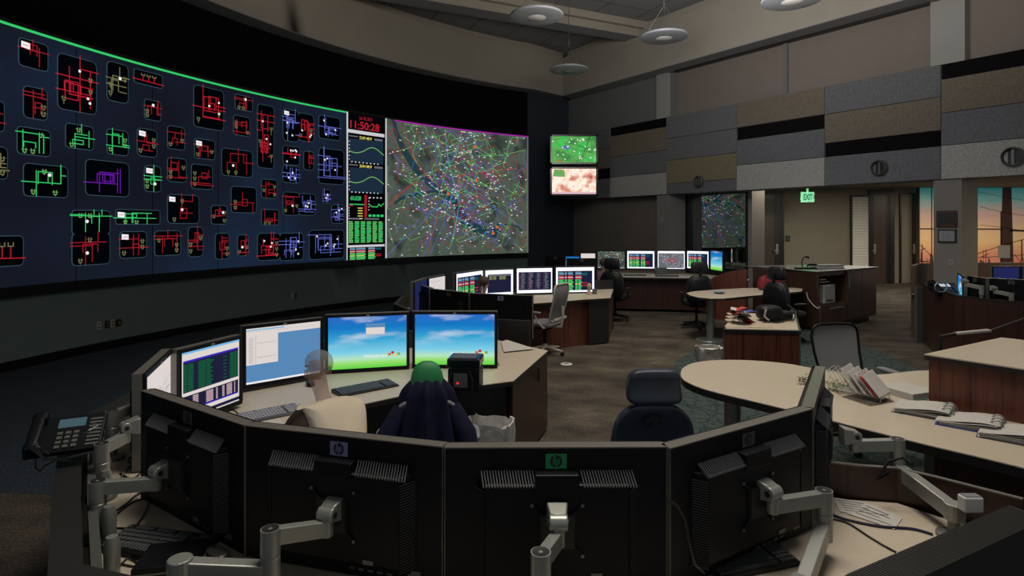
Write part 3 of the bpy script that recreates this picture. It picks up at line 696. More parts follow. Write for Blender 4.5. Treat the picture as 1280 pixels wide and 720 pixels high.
# corridor --------------------------------------------------------------
YB = 20.0
def fx(x, Y=YB): return (x-CX)*Y/F
def fz(y, Y=YB): return H-(y-CY)*Y/F
M_wall_t = mat('wall_taupe', (.225, .195, .155), .85, noise=.03, nscale=2)
def front(name, x0, x1, z0, z1, m, Y=YB, t=.1, bevel=0):
    mb = MB().mt(m); mb.box(fx(x0, Y), fx(x1, Y), Y, Y+t, z0, z1); return struct(mb.build(name, bevel=bevel))
front('wall_corridor', 925, 1400, 0, Z_COR+.1, M_wall_t, YB, .2)
mb = MB().mt(M_wall_t); p0, p1 = wp(700, .5), wp(FARX, .5); mb.prism([tuple(p0), tuple(p1), (24, 5), (24, YB+.3), (3, YB+.3)], Z_COR, Z_COR+.1); struct(mb.build('ceiling_corridor'))
ZD = fz(243.5)
def door(n, x0, x1, m, hx, frame=.09, dark_x=None):
    X0, X1 = fx(x0), fx(x1); mb = MB().mt(M_edge)
    mb.box(X0, X0+frame, YB-.05, YB, 0, ZD+frame); mb.box(X1-frame, X1, YB-.05, YB, 0, ZD+frame); mb.box(X0+frame, X1-frame, YB-.05, YB, ZD, ZD+frame)
    d = struct(mb.build(n))
    mb = MB().mt(m); mb.box(X0+frame, X1-frame, YB-.03, YB-.004, .01, ZD); 
    if dark_x: mb.mt(M_edge); mb.box(fx(dark_x), X1-frame, YB-.035, YB-.03, .01, ZD)  # darker strip over the right part of the same leaf
    mb.build('door_leaf', parent=d)
    mb = MB().mt(M_silver); hX = fx(hx); hz = 1.05
    mb.box(hX-.04, hX+.04, YB-.05, YB-.03, hz-.05, hz+.28); mb.cyl((hX, YB-.09, hz+.05), (hX-.0, YB-.04, hz+.05), .03); mb.bar((hX, YB-.1, hz+.05), (hX-.13, YB-.1, hz+.05), .03, .03); mb.cyl((hX, YB-.07, hz+.2), (hX, YB-.04, hz+.2), .035)
    mb.build('door_handle', parent=d, smooth=40)
door('door_1', 944, 979.5, W_door, 970.5, dark_x=967.5)
door('door_2', 1085, 1117, W_door, 1092.5, .16, dark_x=1107)
door('door_3', 1124, 1147.5, mat('door_taupe', (.2, .18, .14), .6), 1141.5, .05, dark_x=1139)
# blinds
X0, X1, zb_, zt_ = fx(1064.5), fx(1085), .35, fz(246)
mb = MB().mt(M_edge); mb.box(X0-.06, X0, YB-.06, YB, zb_-.06, zt_+.06); mb.box(X1, X1+.06, YB-.06, YB, zb_-.06, zt_+.06); mb.box(X0, X1, YB-.06, YB, zt_, zt_+.06); mb.box(X0, X1, YB-.06, YB, zb_-.06, zb_)
win = struct(mb.build('window_2'))
mb = MB().mt(mat('blind_white', (.8, .77, .7), .6)); n = 46
for k in range(n):
    z = zb_+(zt_-zb_)*(k+.5)/n; mb.add([(X0, YB-.045, z-.022), (X1, YB-.045, z-.022), (X1, YB-.02, z+.018), (X0, YB-.02, z+.018), (X0, YB-.04, z-.024), (X1, YB-.04, z-.024), (X1, YB-.015, z+.016), (X0, YB-.015, z+.016)], [(0,1,2,3), (4,7,6,5), (0,4,5,1), (2,6,7,3)])
mb.box(X1-.12, X1-.11, YB-.05, YB-.045, zb_, zt_)
mb.build('blind', parent=win)
# exit sign
t = thing('exit_sign', 'lit green exit sign hanging under the corridor ceiling', 'exit sign', (fx(1009.5, 18.4), 18.4, fz(252.5, 18.4)))
w_ = 17*18.4/F; h_ = 12.5*18.4/F; mb = MB().mt(M_white_p); mb.box(-w_/2, w_/2, 0, .06, 0, h_); mb.box(-.03, .03, 0, .05, h_, Z_COR-fz(252.5, 18.4)); mb.mt(emi('exit_white', (150, 240, 190), .9)); mb.box(-w_/2+.015, w_/2-.015, -.004, 0, .012, h_-.012)
mb.build('housing', parent=t)
mb = MB().mt(emi('exit_green', (8, 120, 50), .9)); cv = Canvas(mb, lambda u, v, L: V(-w_/2+w_*u, -.006, h_*v)); cv.text('EXIT', .2, .2, .86, .8, MATS['exit_green'], 0, bold=.03)
cv.line([(.92, .35), (.97, .5), (.92, .65)], .06, MATS['exit_green'], 0, w_/h_); mb.build('lettering', parent=t)
# mural
def mural_mat():
    m = bpy.data.materials.new('mural_sunset'); m.use_nodes = True; nt = m.node_tree; b = nt.nodes['Principled BSDF']; L = nt.links
    tc = nt.nodes.new('ShaderNodeTexCoord'); sp = nt.nodes.new('ShaderNodeSeparateXYZ'); mr = nt.nodes.new('ShaderNodeMapRange'); mr.inputs['From Max'].default_value = 3.2
    n = nt.nodes.new('ShaderNodeTexNoise'); mp = nt.nodes.new('ShaderNodeMapping'); mp.inputs['Scale'].default_value = (.5, 1, 4); n.inputs['Scale'].default_value = 1.5
    ad = nt.nodes.new('ShaderNodeMath'); ad.operation = 'MULTIPLY_ADD'; ad.inputs[1].default_value = .14; 
    r = ramp_nodes(nt, [(0, (190, 110, 90)), (.3, (218, 140, 106)), (.44, (226, 184, 124)), (.6, (218, 178, 140)), (.74, (196, 160, 148)), (.87, (120, 168, 160)), (1, (50, 140, 140))])
    L.new(tc.outputs['Object'], sp.inputs[0]); L.new(sp.outputs['Z'], mr.inputs['Value']); L.new(tc.outputs['Object'], mp.inputs[0]); L.new(mp.outputs[0], n.inputs['Vector'])
    L.new(n.outputs['Fac'], ad.inputs[0]); L.new(mr.outputs[0], ad.inputs[2]); 
    sb = nt.nodes.new('ShaderNodeMath'); sb.operation = 'SUBTRACT'; sb.inputs[1].default_value = .07; L.new(ad.outputs[0], sb.inputs[0]); L.new(sb.outputs[0], r.inputs[0])
    L.new(r.outputs[0], b.inputs['Base Color']); b.inputs['Roughness'].default_value = .35
    L.new(r.outputs[0], b.inputs['Emission Color']); b.inputs['Emission Strength'].default_value = .30
    return m
ym = 19.7; mur = thing('wall_mural', 'backlit sunset mural with orange sky and power line silhouettes', 'mural', (fx(1230, ym), ym, 0))
mb = MB().mt(mural_mat()); xa, xb = fx(1148.5, ym), fx(1400, ym); mb.box(xa, xb, ym, ym+.04, 0, Z_COR-.01); mb.build('printed_glass', parent=mur, world=True)
M_sil = mat('mural_silhouette', (.10, .045, .03), .5); mb = MB(); mb.flat = True; cv = Canvas(mb, lambda x, y, L: V(fx(x, ym), ym-.006-.002*L, fz(y, ym)))
def pl(pts, w, m=M_sil):  # polyline in px with y down
    mb.mt(m)
    for (a, b), (c, d) in zip(pts[:-1], pts[1:]):
        l = math.hypot(c-a, d-b); nx, ny = -(d-b)/l*w/2, (c-a)/l*w/2; mb.poly([cv.mp(a+nx, b+ny, 1), cv.mp(a-nx, b-ny, 1), cv.mp(c-nx, d-ny, 1), cv.mp(c+nx, d+ny, 1)])
cv.poly([(1253, 231), (1264, 231), (1267.5, 360), (1249, 360)], M_sil)
pl([(1149, 286), (1253, 286.5)], 1.6); pl([(1262, 288), (1400, 292)], 2.4); pl([(1251, 264), (1251, 360)], 1.6)
for k, (a, b) in enumerate(((240, 246), (258, 265), (281, 284))): pl([(1224, a), (1252, b), (1290, b+6), (1400, b+2)], .5)
pl([(1149, 305), (1166, 322)], .7); pl([(1222, 317), (1252, 307), (1280, 299), (1310, 302)], .8); pl([(1222, 322), (1290, 318)], .7)
r = random.Random(11)
for k in range(16):
    a = r.uniform(1150, 1167) if k % 2 else r.uniform(1224, 1250); h0 = r.uniform(305, 335); pl([(a, h0), (a, 362)], r.uniform(.6, 1.3)); pl([(a-3, h0+8), (a+4, h0+r.uniform(4, 16))], .8)
for k in range(5): pl([(1149, 326+6*k), (1167, 328+7*k)], 1.2); pl([(1224, 326+5*k), (1250, 334+5*k)], 1.3)
pl([(1277, 300), (1277, 340)], 1.6); pl([(1268, 318), (1290, 345)], .8); pl([(1274, 340), (1278, 322), (1284, 342)], .8)
mb.build('silhouettes', parent=mur, world=True)
mb = MB().mt(M_paper); a, b = P(1225, 311, ym-.03), P(1263, 322.5, ym-.03); mb.box(P(1247, 0, ym).x, b.x, ym-.02, ym-.006, b.z, P(0, 306.5, ym).z)
tag(mb.build('paper_notice'), 'pale sheet of paper taped over the dark mural pylon', 'paper')
mb = MB().mt(mat('mural_edge', (.1, .09, .08), .6)); mb.box(fx(1147.6, ym), fx(1148.6, ym), ym-.05, ym+.1, 0, Z_COR); mb.box(fx(1164, ym), fx(1164.6, ym), ym-.03, ym, 0, Z_COR); struct(mb.build('trim_5'))

# small things on walls ------------------------------------------------
def on_wall_r(x0, y0, x1, y1, off=0.):
    """frame of a flat thing on the right wall: centre, width, height, rotation"""
    a, b = wp(x0, off), wp(x1, off); z1 = wz(x0, y0, off); z0 = wz(x1, y1, off); w = (b-a).length
    return a, b, z0, z1, w
def wall_thing(name, label, cat, x0, y0, x1, y1, build, off=-.0):
    a, b, z0, z1, w = on_wall_r(x0, y0, x1, y1, off); c = (a+b)/2
    t = thing(name, label, cat, (c.x, c.y, z0), math.atan2(U.y, U.x)); build(t, w, z1-z0); return t
def b_plaque(t, w, h):
    m = MB().mt(mat('plaque_wood', (.05, .014, .012), .4)); m.box(-w/2, w/2, -.03, 0, 0, h); m.build('board', parent=t, bevel=.008)
    m = MB().mt(M_cap); m.box(-w*.4, w*.4, -.036, -.03, h*.18, h*.86); m.mt(mat('bronze', (.12, .07, .03), .4, .7)); m.box(-w*.3, w*.3, -.04, -.036, h*.06, h*.14); m.build('dark_plate', parent=t)
def b_cert(t, w, h):
    m = MB().mt(M_cap); m.box(-w/2, w/2, -.03, 0, 0, h); m.build('frame', parent=t, bevel=.006)
    m = MB().mt(mat('certificate_paper', (.24, .25, .27), .6)); m.box(-w*.42, w*.42, -.034, -.03, h*.12, h*.88); m.mt(M_grayp)
    for k in range(6): m.box(-w*(.3-.03*(k % 3)), w*(.3-.04*(k % 2)), -.036, -.034, h*(.24+.09*k), h*(.26+.09*k))
    m.build('certificate', parent=t)
def b_switch(t, w, h):
    m = MB().mt(mat('switch_grey', (.28, .27, .25), .5)); m.box(-w/2, w/2, -.012, 0, 0, h); m.build('plate', parent=t, bevel=.003)
    m = MB().mt(M_grayp); m.box(-w*.15, w*.15, -.02, -.012, h*.35, h*.65); m.build('toggle', parent=t)
wall_thing('wall_plaque', 'dark wooden plaque on the grey pillar above the certificate', 'plaque', 1171, 263.5, 1197, 284, b_plaque)
wall_thing('framed_certificate', 'black framed certificate on the grey pillar below the plaque', 'certificate', 1173, 286.5, 1196, 303.5, b_cert)
wall_thing('light_switch', 'pale switch plate low on the grey pillar beside the mural', 'switch', 1186, 324, 1192, 332, b_switch)
wall_thing('light_switch', 'small switch plate on the pillar left of the dark window', 'switch', 825, 271.5, 829.5, 277, b_switch)
t = thing('light_switch', 'dark switch plate on the taupe wall left under the exit sign', 'switch', (fx(984.5), YB, fz(302))); b_switch(t, .16, .2)
for ch in [o for o in C.objects if o.parent == t]: ch.data = ch.data.copy(); ch.data.materials.clear(); ch.data.materials.append(M_cap if ch.name.startswith('plate') else M_silver_d)
def arc_thing(x, y, name, lab, cat, fn):
    th = arc_th(x); p = arc_p(th, ARC_R); t = thing(name, lab, cat, (p.x, p.y, arc_z(x, y)), th+PI/2); fn(t)   # local +y points into the room
    return t
def b_out(col):
    def f(t):
        m = MB().mt(col); m.box(-.035, .035, -.0, .012, 0, .12)
        m.build('plate', parent=t, bevel=.003); 
        for z_ in (.022, .074): m = MB().mt(M_grayp if col is M_cap else M_blk); m.box(-.012, .012, .012, .016, z_, z_+.024); m.build('socket', parent=t)
    return f
def b_round(t):
    m = MB().mt(M_cap); m.cyl((0, 0, .06), (0, .015, .06), .06, n=20); m.build('plate', parent=t); m = MB().mt(M_silver_d); m.cyl((0, .015, .06), (0, .03, .06), .028, n=16); m.build('socket', parent=t)
ivory = mat('ivory_plate', (.42, .38, .3), .5)
arc_thing(123, 412, 'wall_outlet', 'leftmost ivory outlet plate low on the slate wall', 'outlet', b_out(ivory))
arc_thing(133.5, 410, 'wall_outlet', 'black outlet plate between the two ivory ones on the slate wall', 'outlet', b_out(M_cap))
arc_thing(140.5, 409, 'wall_outlet', 'ivory outlet plate beside the round socket on the slate wall', 'outlet', b_out(ivory))
arc_thing(148, 408, 'round_socket', 'round black socket low on the slate wall', 'outlet', b_round)
arc_thing(365.5, 373, 'wall_outlet', 'lone ivory outlet plate on the slate wall above the blue screen', 'outlet', b_out(ivory))
arc_thing(369.5, 373, 'wall_outlet', 'small black plate beside the lone ivory outlet', 'outlet', b_out(M_cap))

# pendant lights --------------------------------------------------------
M_disc = mat('lamp_disc', (.30, .32, .36), .5); M_lens = mat('lamp_lens', (.75, .75, .76), .3); M_lens_d = mat('lamp_lens_dim', (.2, .2, .21), .3)
def pendant(px, py, Y, label, lens):
    c = P(px, py, Y); t = thing('pendant_lamp', label, 'pendant lamp', c, 0, 'round pendant lamps under the ceiling')
    m = MB().mt(M_disc); m.lathe([(.17, -.02), (.40, -.015), (.45, .0), (.455, .03), (.44, .045), (.17, .05), (.17, -.02)], 48); m.build('disc_shade', parent=t, smooth=40)
    m = MB().mt(lens); m.lathe([(0, -.035), (.14, -.03), (.168, -.015), (.168, .04), (0, .04)], 32); m.build('lens', parent=t, smooth=40)
    top = .62
    for k in range(4):
        a = PI/4+k*PI/2+.3; m = MB().mt(M_silver_d); m.cyl((.4*math.cos(a), .4*math.sin(a), .04), (0, 0, top), .006, n=6); m.build('cable', parent=t)
    m = MB().mt(M_silver_d); m.cyl((0, 0, top), (0, 0, Z_CEIL-c.z), .009, n=6); m.lathe([(0, top-.02), (.02, top-.01), (.02, top+.05), (0, top+.06)], 12); m.lathe([(.07, Z_CEIL-c.z-.03), (.07, Z_CEIL-c.z)], 16); m.build('stem', parent=t)
pendant(671, 21, 10.1, 'pendant disc lamp with bright lens, before the ceiling beam', M_lens)
pendant(830, 47, 11.5, 'pendant disc lamp hanging before the right hand soffit', M_lens)
pendant(711, 88, 13.9, 'pendant disc lamp nearest the far corner, with dim lens', M_lens_d)
pendant(990, 1, 9.3, 'pendant disc lamp cut by the top edge, right of the others', M_lens)
# ================================================================== MONITORS
def sky_mat(name, h):
    m = bpy.data.materials.new(name); m.use_nodes = True; nt = m.node_tree; nt.nodes.remove(nt.nodes['Principled BSDF']); L = nt.links
    tc = nt.nodes.new('ShaderNodeTexCoord'); sp = nt.nodes.new('ShaderNodeSeparateXYZ'); mr = nt.nodes.new('ShaderNodeMapRange'); mr.inputs['From Max'].default_value = h
    n = nt.nodes.new('ShaderNodeTexNoise'); mp = nt.nodes.new('ShaderNodeMapping'); mp.inputs['Scale'].default_value = (1.6, 1, 6.5); mp.inputs['Rotation'].default_value = (0, -.25, 0); n.inputs['Scale'].default_value = 1.2; n.inputs['Detail'].default_value = 3
    r = ramp_nodes(nt, [(0, (50, 180, 50)), (.08, (100, 206, 70)), (.17, (150, 218, 110)), (.24, (176, 222, 190)), (.36, (120, 200, 226)), (.6, (50, 158, 205)), (.82, (20, 116, 190)), (1, (40, 104, 190))])
    cr = ramp_nodes(nt, [(.5, (0, 0, 0)), (.68, (235, 235, 235))]); ms = nt.nodes.new('ShaderNodeMapRange'); ms.inputs['From Min'].default_value = .4; ms.inputs['From Max'].default_value = .75
    mu = nt.nodes.new('ShaderNodeMath'); mu.operation = 'MULTIPLY'; mx = nt.nodes.new('ShaderNodeMix'); mx.data_type = 'RGBA'; mx.inputs[7].default_value = (.75, .8, .85, 1)
    e = nt.nodes.new('ShaderNodeEmission'); e.inputs['Strength'].default_value = 1.05
    L.new(tc.outputs['Object'], sp.inputs[0]); L.new(sp.outputs['Z'], mr.inputs['Value']); L.new(mr.outputs[0], r.inputs[0]); L.new(tc.outputs['Object'], mp.inputs[0]); L.new(mp.outputs[0], n.inputs['Vector'])
    L.new(n.outputs['Fac'], cr.inputs[0]); L.new(mr.outputs[0], ms.inputs['Value']); L.new(cr.outputs[0], mu.inputs[0]); L.new(ms.outputs[0], mu.inputs[1]); L.new(mu.outputs[0], mx.inputs[0]); L.new(r.outputs[0], mx.inputs[6])
    L.new(mx.outputs[2], e.inputs[0]); L.new(e.outputs[0], nt.nodes['Material Output'].inputs[0]); E[name] = m; return m
sky_mat('sky_screen', .44)
E['wscreen'] = emi('glow_wscreen', (236, 236, 250), 1.35)
E['dusk'] = emi('glow_dusk', (44, 50, 104), .6)
def content(cv, kind, seed=0):
    r = random.Random(seed); R_ = cv.rect
    if kind == 'sky' or kind == 'sky2':
        R_(0, 0, 1, 1, E['sky_screen'], 0)
        if kind == 'sky': R_(.47, .64, .72, .86, E['steel'], 1); R_(.475, .645, .715, .78, E['paper'], 2)
        cv.text('Windows', .44, .2, .74, .255, E['white'], 1, bold=.02)
        for a, b, c in ((.76, .22, 'orange'), (.8, .25, 'red'), (.84, .2, 'amber'), (.88, .22, 'lime')): R_(a, b, a+.035, b+.05, E[c], 2)
    elif kind == 'doc':
        R_(0, 0, 1, 1, E['steel'], 0); R_(0, 0, 1, .035, E['white'], 1); R_(0, .87, 1, 1, E['paper'], 1); R_(0, .34, .41, .88, E['paper'], 2)
        for k in range(18): R_(.03, .38+.026*k, .09, .385+.026*k, E['gray'], 3)
        for k in range(20): R_(.03+.045*k, .93, .05+.045*k, .935, E['gray'], 3)
        R_(.12, .36, .123, .86, E['gray'], 3); R_(.14, .46, .38, .465, E['gray'], 3); R_(.14, .72, .38, .724, E['gray'], 3); R_(0, .955, .5, .975, E['sky'], 3)
    elif kind == 'green':
        R_(0, 0, 1, 1, E['paper'], 0); R_(0, .965, 1, 1, E['sky'], 1); R_(.03, .4, .98, .84, E['navy'], 1); R_(.03, .84, .98, .87, E['violet'], 1)
        R_(.03, .15, .98, .35, E['navy'], 1); R_(.03, .13, .98, .15, E['violet'], 1); R_(.03, 0.02, 1, .07, E['navy'], 1)
        for k in range(15):
            y = .42+.027*k
            for a, b in ((.035, .09), (.1, .19), (.27, .39), (.4, .5+r.uniform(-.03, .05)), (.82, .97)): R_(a, y, b, y+.014, E['dgreen'], 2)
            if k % 2: R_(.7, y, .76, y+.01, E['dgreen'], 2)
        for k in range(8):
            y = .165+.022*k
            for a, b in ((.18, .27), (.4, .52), (.57, .6), (.68, .72), (.76, .86), (.9, .92)): R_(a, y, b, y+.012, E['pink'], 2)
    elif kind in ('chart', 'chart2'):
        R_(0, 0, 1, 1, E['wscreen'], 0); R_(.05, .07, .95, .86, E['navy'], 1); list_table(cv, .06, .08, .9, .84, 2)
        R_(.28, .1, .31, .84, E['navy'], 3); R_(.56, .1, .58, .5, E['navy'], 3)
    elif kind == 'strips':
        R_(0, 0, 1, 1, E['wscreen'], 0); R_(.05, .12, .97, .85, E['navy'], 1)
        for c in range(4):
            for k in range(18):
                y = .18+.036*k; R_(.1+.22*c+r.uniform(0, .04), y, .2+.22*c+r.uniform(-.02, .05), y+.022, E['gray'], 2)
                if k % 3 == 0: R_(.08+.22*c, y, .1+.22*c, y+.03, E['red'], 3)
    elif kind == 'amber':
        R_(0, 0, 1, 1, E['wscreen'], 0); R_(.08, .1, .93, .82, E['navy'], 1); R_(.12, .76, .93, .84, E['gray'], 2)
        for a in (.14, .28, .5, .62): R_(a, .62, a+.11, .76, E['yellow'], 2)
    elif kind == 'map': R_(0, 0, 1, 1, E['aerial_s'], 0); city_map(cv, 130, 1, seed, wl=.012, lab=.03, big=False); R_(0, .0, 1, .02, E['white'], 5)
    elif kind == 'graymap':
        R_(0, 0, 1, 1, E['wscreen'], 0); R_(.03, .04, .97, .88, E['gray'], 1)
        for k in range(110):
            a, b = r.uniform(.08, .92), r.uniform(.08, .84)
            R_(a, b, a+.02, b+.016, E['white'], 2)
        for k in range(70): a, b = r.gauss(.5, .13), r.gauss(.45, .1); R_(a, b, a+.025, b+.02, E['red'], 3)
    elif kind == 'tracks':
        R_(0, 0, 1, 1, E['paper'], 0)
        for k in range(26): cv.line([(r.random(), r.random()), (r.random(), r.random())], .004, E[r.choice(('sky', 'gray', 'pink'))], 1, cv.asp)
    elif kind == 'page':
        R_(0, 0, 1, 1, E['paper'], 0)
        for k in range(5): R_(.1+.17*k, .3, .2+.17*k, .7, E['gray'], 1)
    elif kind == 'portrait': R_(0, 0, 1, 1, E['sky_screen'], 0)
    else: R_(0, 0, 1, 1, E[kind], 0)
E['aerial_s'] = E['aerial']
M_badge = {'violet': mat('badge_violet', (.24, .24, .42), .4), 'green': mat('badge_green', (.02, .30, .10), .4), 'dim': mat('badge_dim', (.085, .085, .075), .4)}
M_badge_d = mat('badge_print', (.015, .015, .02), .5)
def monitor(label, a, b, ztop, h, facing_us, kind, group, badge='dim', seed=0, detail=True, rim=M_rim, logo=True, bz=.022):
    a, b = Vector(a), Vector(b); ex = (b-a).normalized() if facing_us else (a-b).normalized()
    n = Vector((ex.y, -ex.x))        # the way the screen faces
    w = (b-a).length-.008; c = (a+b)/2
    if not facing_us: c = c+n*.05
    rz = math.atan2(ex.y, ex.x)
    t = thing('computer_monitor', label, 'monitor', (c.x, c.y, ztop-h), rz, group)
    m = MB().mt(M_blk); B = bz
    m.box(-w/2, w/2, .0, .046, 0, h)
    m.box(-w/2, w/2, -.012, 0, 0, B*1.3); m.box(-w/2, w/2, -.012, 0, h-B, h); m.box(-w/2, -w/2+B, -.012, 0, B*1.3, h-B); m.box(w/2-B, w/2, -.012, 0, B*1.3, h-B)
    m.build('casing', parent=t, bevel=.003 if detail else 0)
    m = MB().mt(rim); m.box(-w/2-.001, w/2+.001, .004, .048, h-.001, h+.003); m.box(-w/2-.003, -w/2, .004, .048, 0, h); m.box(w/2, w/2+.003, .004, .048, 0, h); m.build('edge_trim', parent=t)
    sw, sh = w-2*B, h-2.3*B
    m = MB(); m.flat = True; cv = Canvas(m, lambda u, v, L: V(-sw/2+sw*u, -.003-.0012*L, 1.3*B+sh*v)); cv.asp = sw/sh; content(cv, kind, seed)
    m.build('screen', parent=t)
    if facing_us:
        m = MB().mt(M_silver); m.box(-.012, .012, -.014, -.012, h-B*.75, h-B*.3); m.build('badge', parent=t)
    # back
    m = MB().mt(M_blk); x0, x1, z0, z1 = -w*.36, w*.36, h*.08, h*.79
    m.add([(x0,.046,z0), (x1,.046,z0), (x1,.046,z1), (x0,.046,z1), (x0+.03,.085,z0+.03), (x1-.03,.085,z0+.03), (x1-.03,.085,z1-.005), (x0+.03,.085,z1-.005)], [(0,1,5,4), (1,2,6,5), (2,3,7,6), (3,0,4,7), (4,5,6,7)])
    m.box(-.07, .07, .046, .092, z1-.03, z1+.028)
    m.build('rear_housing', parent=t, bevel=.004 if detail else 0)
    if detail and not facing_us:
        nr = 19
        for s in (-1, 1):
            m = MB().mt(M_vent)
            for k in range(nr):
                x = s*(.078+(w*.36-.084)*k/nr); m.bar((x, .05, z1+.026), (x-.009, .089, z1-.012), .0032, .008)
            for k in range(34):
                z = z0+.02+(z1-z0-.04)*k/34; m.mt(M_ribbed); m.bar((s*(w*.36+.012), .048, z+.008), (s*(w*.36-.026), .086, z), .004, .004, up=(0, 1, 0))
            m.build('vent_grille', parent=t)
        m = MB().mt(M_silver_d); m.box(x0+.03, x1-.03, .085, .087, z1-.009, z1-.005); m.build('housing_edge', parent=t)
        for sx in (-.08, .08):
            for sz in (-.08, .08): m = MB().mt(M_silver_d); m.cyl((sx, .085, h*.47+sz), (sx, .09, h*.47+sz), .006, n=8); m.build('screw', parent=t)
        for k in range(5): m = MB().mt(M_silver_d); m.box(-.2+.035*k, -.18+.035*k, .046, .05, h*.05, h*.065); m.build('port', parent=t)

        m = MB().mt(M_cap); m.box(-.055, .055, .085, .093, h*.47-.055, h*.47+.055); m.mt(M_blk); m.bar((-.075, .09, h*.47+.075), (.075, .09, h*.47-.075), .012, .004, up=(0, 1, 0)); m.bar((.075, .09, h*.47+.075), (-.075, .09, h*.47-.075), .012, .004, up=(0, 1, 0)); m.mt(M_cap); m.box(-.05, .05, .086, .097, h*.47-.05, h*.47+.05)
        m.build('mount_plate', parent=t)
        m = MB().mt(M_silver_d)
        m.box(-w*.40, -w*.34, .047, .049, .03, .05); m.box(-w*.2, -w*.15, .086, .088, h*.15, h*.18); m.build('label_sticker', parent=t)
    if not facing_us:
        # badge with the two letter mark (read from behind, so x runs the other way)
        m = MB(); bm_ = M_badge[badge]; zb = h-.03; W2, H2 = .034, .024
        mp = lambda u, v, L: V(-(-W2+2*W2*u), .047+.0012*L, zb-H2+2*H2*v-.012)
        cv = Canvas(m, mp); cv.rect(0, 0, 1, 1, bm_, 1); cv.ell(.5, .5, .29, .42, M_badge_d, 2, 20)
        ln = lambda pts, ww=.085: cv.line(pts, ww, bm_, 3, W2/H2)
        ln([(.45, 1.0), (.36, .33)]); ln([(.41, .6), (.48, .64), (.485, .55), (.46, .33)]); ln([(.59, .66), (.5, .0)]); ln([(.585, .64), (.66, .62), (.65, .46), (.62, .38), (.55, .38)])
        m.flat = True; m.build('maker_badge', parent=t)
    return t
ZM = 1.233
def top(x, y, z=ZM): return G(x, y, z).xy
GA = 'monitors of the near console with their backs to us'
monitor('large monitor seen from behind, leftmost, with a dim green badge', top(175, 489), top(305, 533), ZM, .465, False, 'doc', GA, 'dim', 1)
monitor('large monitor seen from behind with a violet logo badge', top(305.5, 533), top(553.5, 560), ZM, .465, False, 'page', GA, 'violet', 2)
monitor('large monitor seen square from behind with a green logo badge', top(555, 561), top(835, 560), ZM, .465, False, 'doc', GA, 'green', 3)
monitor('large monitor seen from behind angled right, before the peninsula table', top(838, 562), top(1017, 512), ZM, .465, False, 'sky2', GA, 'dim', 4)
monitor('monitor seen almost edge-on at the right end of the near console', top(1018, 511), top(1032, 459), ZM, .465, False, 'page', GA, 'dim', 5)
GB = 'lit monitors of the near console facing us'
monitor('steeply angled white screen at the far left of the near console', top(179, 468), top(214, 436), ZM, .465, True, 'tracks', GB, seed=6)
monitor('monitor listing rows of green text on dark blue', top(221, 438), top(302, 418.5), ZM, .45, True, 'green', GB, seed=7)
monitor('monitor showing a pale document window on plain blue', top(302.5, 408), top(404, 397), ZM, .45, True, 'doc', GB, seed=8)
monitor('monitor with meadow wallpaper and a small dialog window', top(406, 394), top(512, 390), ZM, .47, True, 'sky', GB, seed=9)
monitor('monitor with meadow wallpaper behind the draped chair', top(515, 389.5), top(622, 389.5), ZM, .47, True, 'sky2', GB, seed=10)
GC = 'monitors of the middle console'
def mid_mon(label, x0, y0, Y0, x1, y1, Y1, kind, badge, seed):
    a = P(x0, y0, Y0); b = P(x1, y1, Y1); return monitor(label, a.xy, b.xy, (a.z+b.z)/2, .49, False, kind, GC, badge, seed, detail=False)
mid_mon('dark monitor back at the left end of the middle console', 516.5, 353, 8.1, 536, 361, 7.45, 'dusk', 'dim', 11)
mid_mon('dark monitor back, second from left on the middle console', 537, 361, 7.4, 586, 366.5, 6.95, 'dusk', 'dim', 12)
mid_mon('dark monitor back nearest the mesh chair with a small grey badge', 587, 366.7, 6.93, 665.5, 370, 6.7, 'dusk', 'violet', 13)
monitor('tiny steep blue screen at the far left of the middle console', top(517, 353), top(534, 347.3), ZM, .44, True, 'dusk', GC, seed=14, detail=False, bz=.016)
monitor('small angled white screen at the left of the middle console', top(534.8, 347.3), top(556.7, 343.3), ZM, .44, True, 'tracks', GC, seed=15, detail=False, bz=.016)
monitor('table chart screen of the middle console, left, beside the khaki person', top(569, 341.5), top(604, 336.8), ZM, .45, True, 'chart', GC, seed=16, detail=False, bz=.016)
monitor('screen with yellow blocks on dark blue, middle console', top(605, 337), top(642.5, 335.6), ZM, .45, True, 'amber', GC, seed=17, detail=False, bz=.016)
monitor('screen with four grey text columns, middle console', top(644.5, 334.5), top(691.5, 333.8), ZM, .46, True, 'strips', GC, seed=18, detail=False, bz=.016)
monitor('table chart screen at the right end of the middle console', top(693.5, 333.3), top(744, 332.7), ZM, .47, True, 'chart2', GC, seed=19, detail=False, bz=.016)
GD = 'monitors of the far console'
def far_mon(label, x0, y0, Y0, x1, y1, Y1, h, us, kind, seed, badge='dim'):
    a = P(x0, y0, Y0); b = P(x1, y1, Y1); return monitor(label, a.xy, b.xy, (a.z+b.z)/2, h, us, kind, GD, badge, seed, detail=False, bz=.018, rim=M_blk)
far_mon('dark monitor back at the left end of the far console', 681.5, 320.5, 13.2, 706.5, 320.5, 13.0, .44, False, 'steel', 21)
far_mon('dark monitor back beside the pinkish seated person, far console', 708, 323, 12.2, 746.5, 323, 12.2, .5, False, 'steel', 22)
far_mon('sliver of a blue screen above the dark far monitor', 706, 320, 15.3, 725, 320, 15.3, .4, True, 'sky', 23)
far_mon('sliver of a white page screen left of the map screen', 725, 316, 15.0, 745, 316, 15.0, .44, True, 'page', 24)
far_mon('map screen on the far console', 746, 313.2, 14.8, 782, 313.6, 14.6, .45, True, 'map', 25)
far_mon('table chart screen beside the map screen, far console', 783, 313, 14.5, 819, 313, 14.4, .46, True, 'chart', 26)
far_mon('grey screen with red cluster, far console', 821, 313, 14.2, 857, 313, 14.1, .46, True, 'graymap', 27)
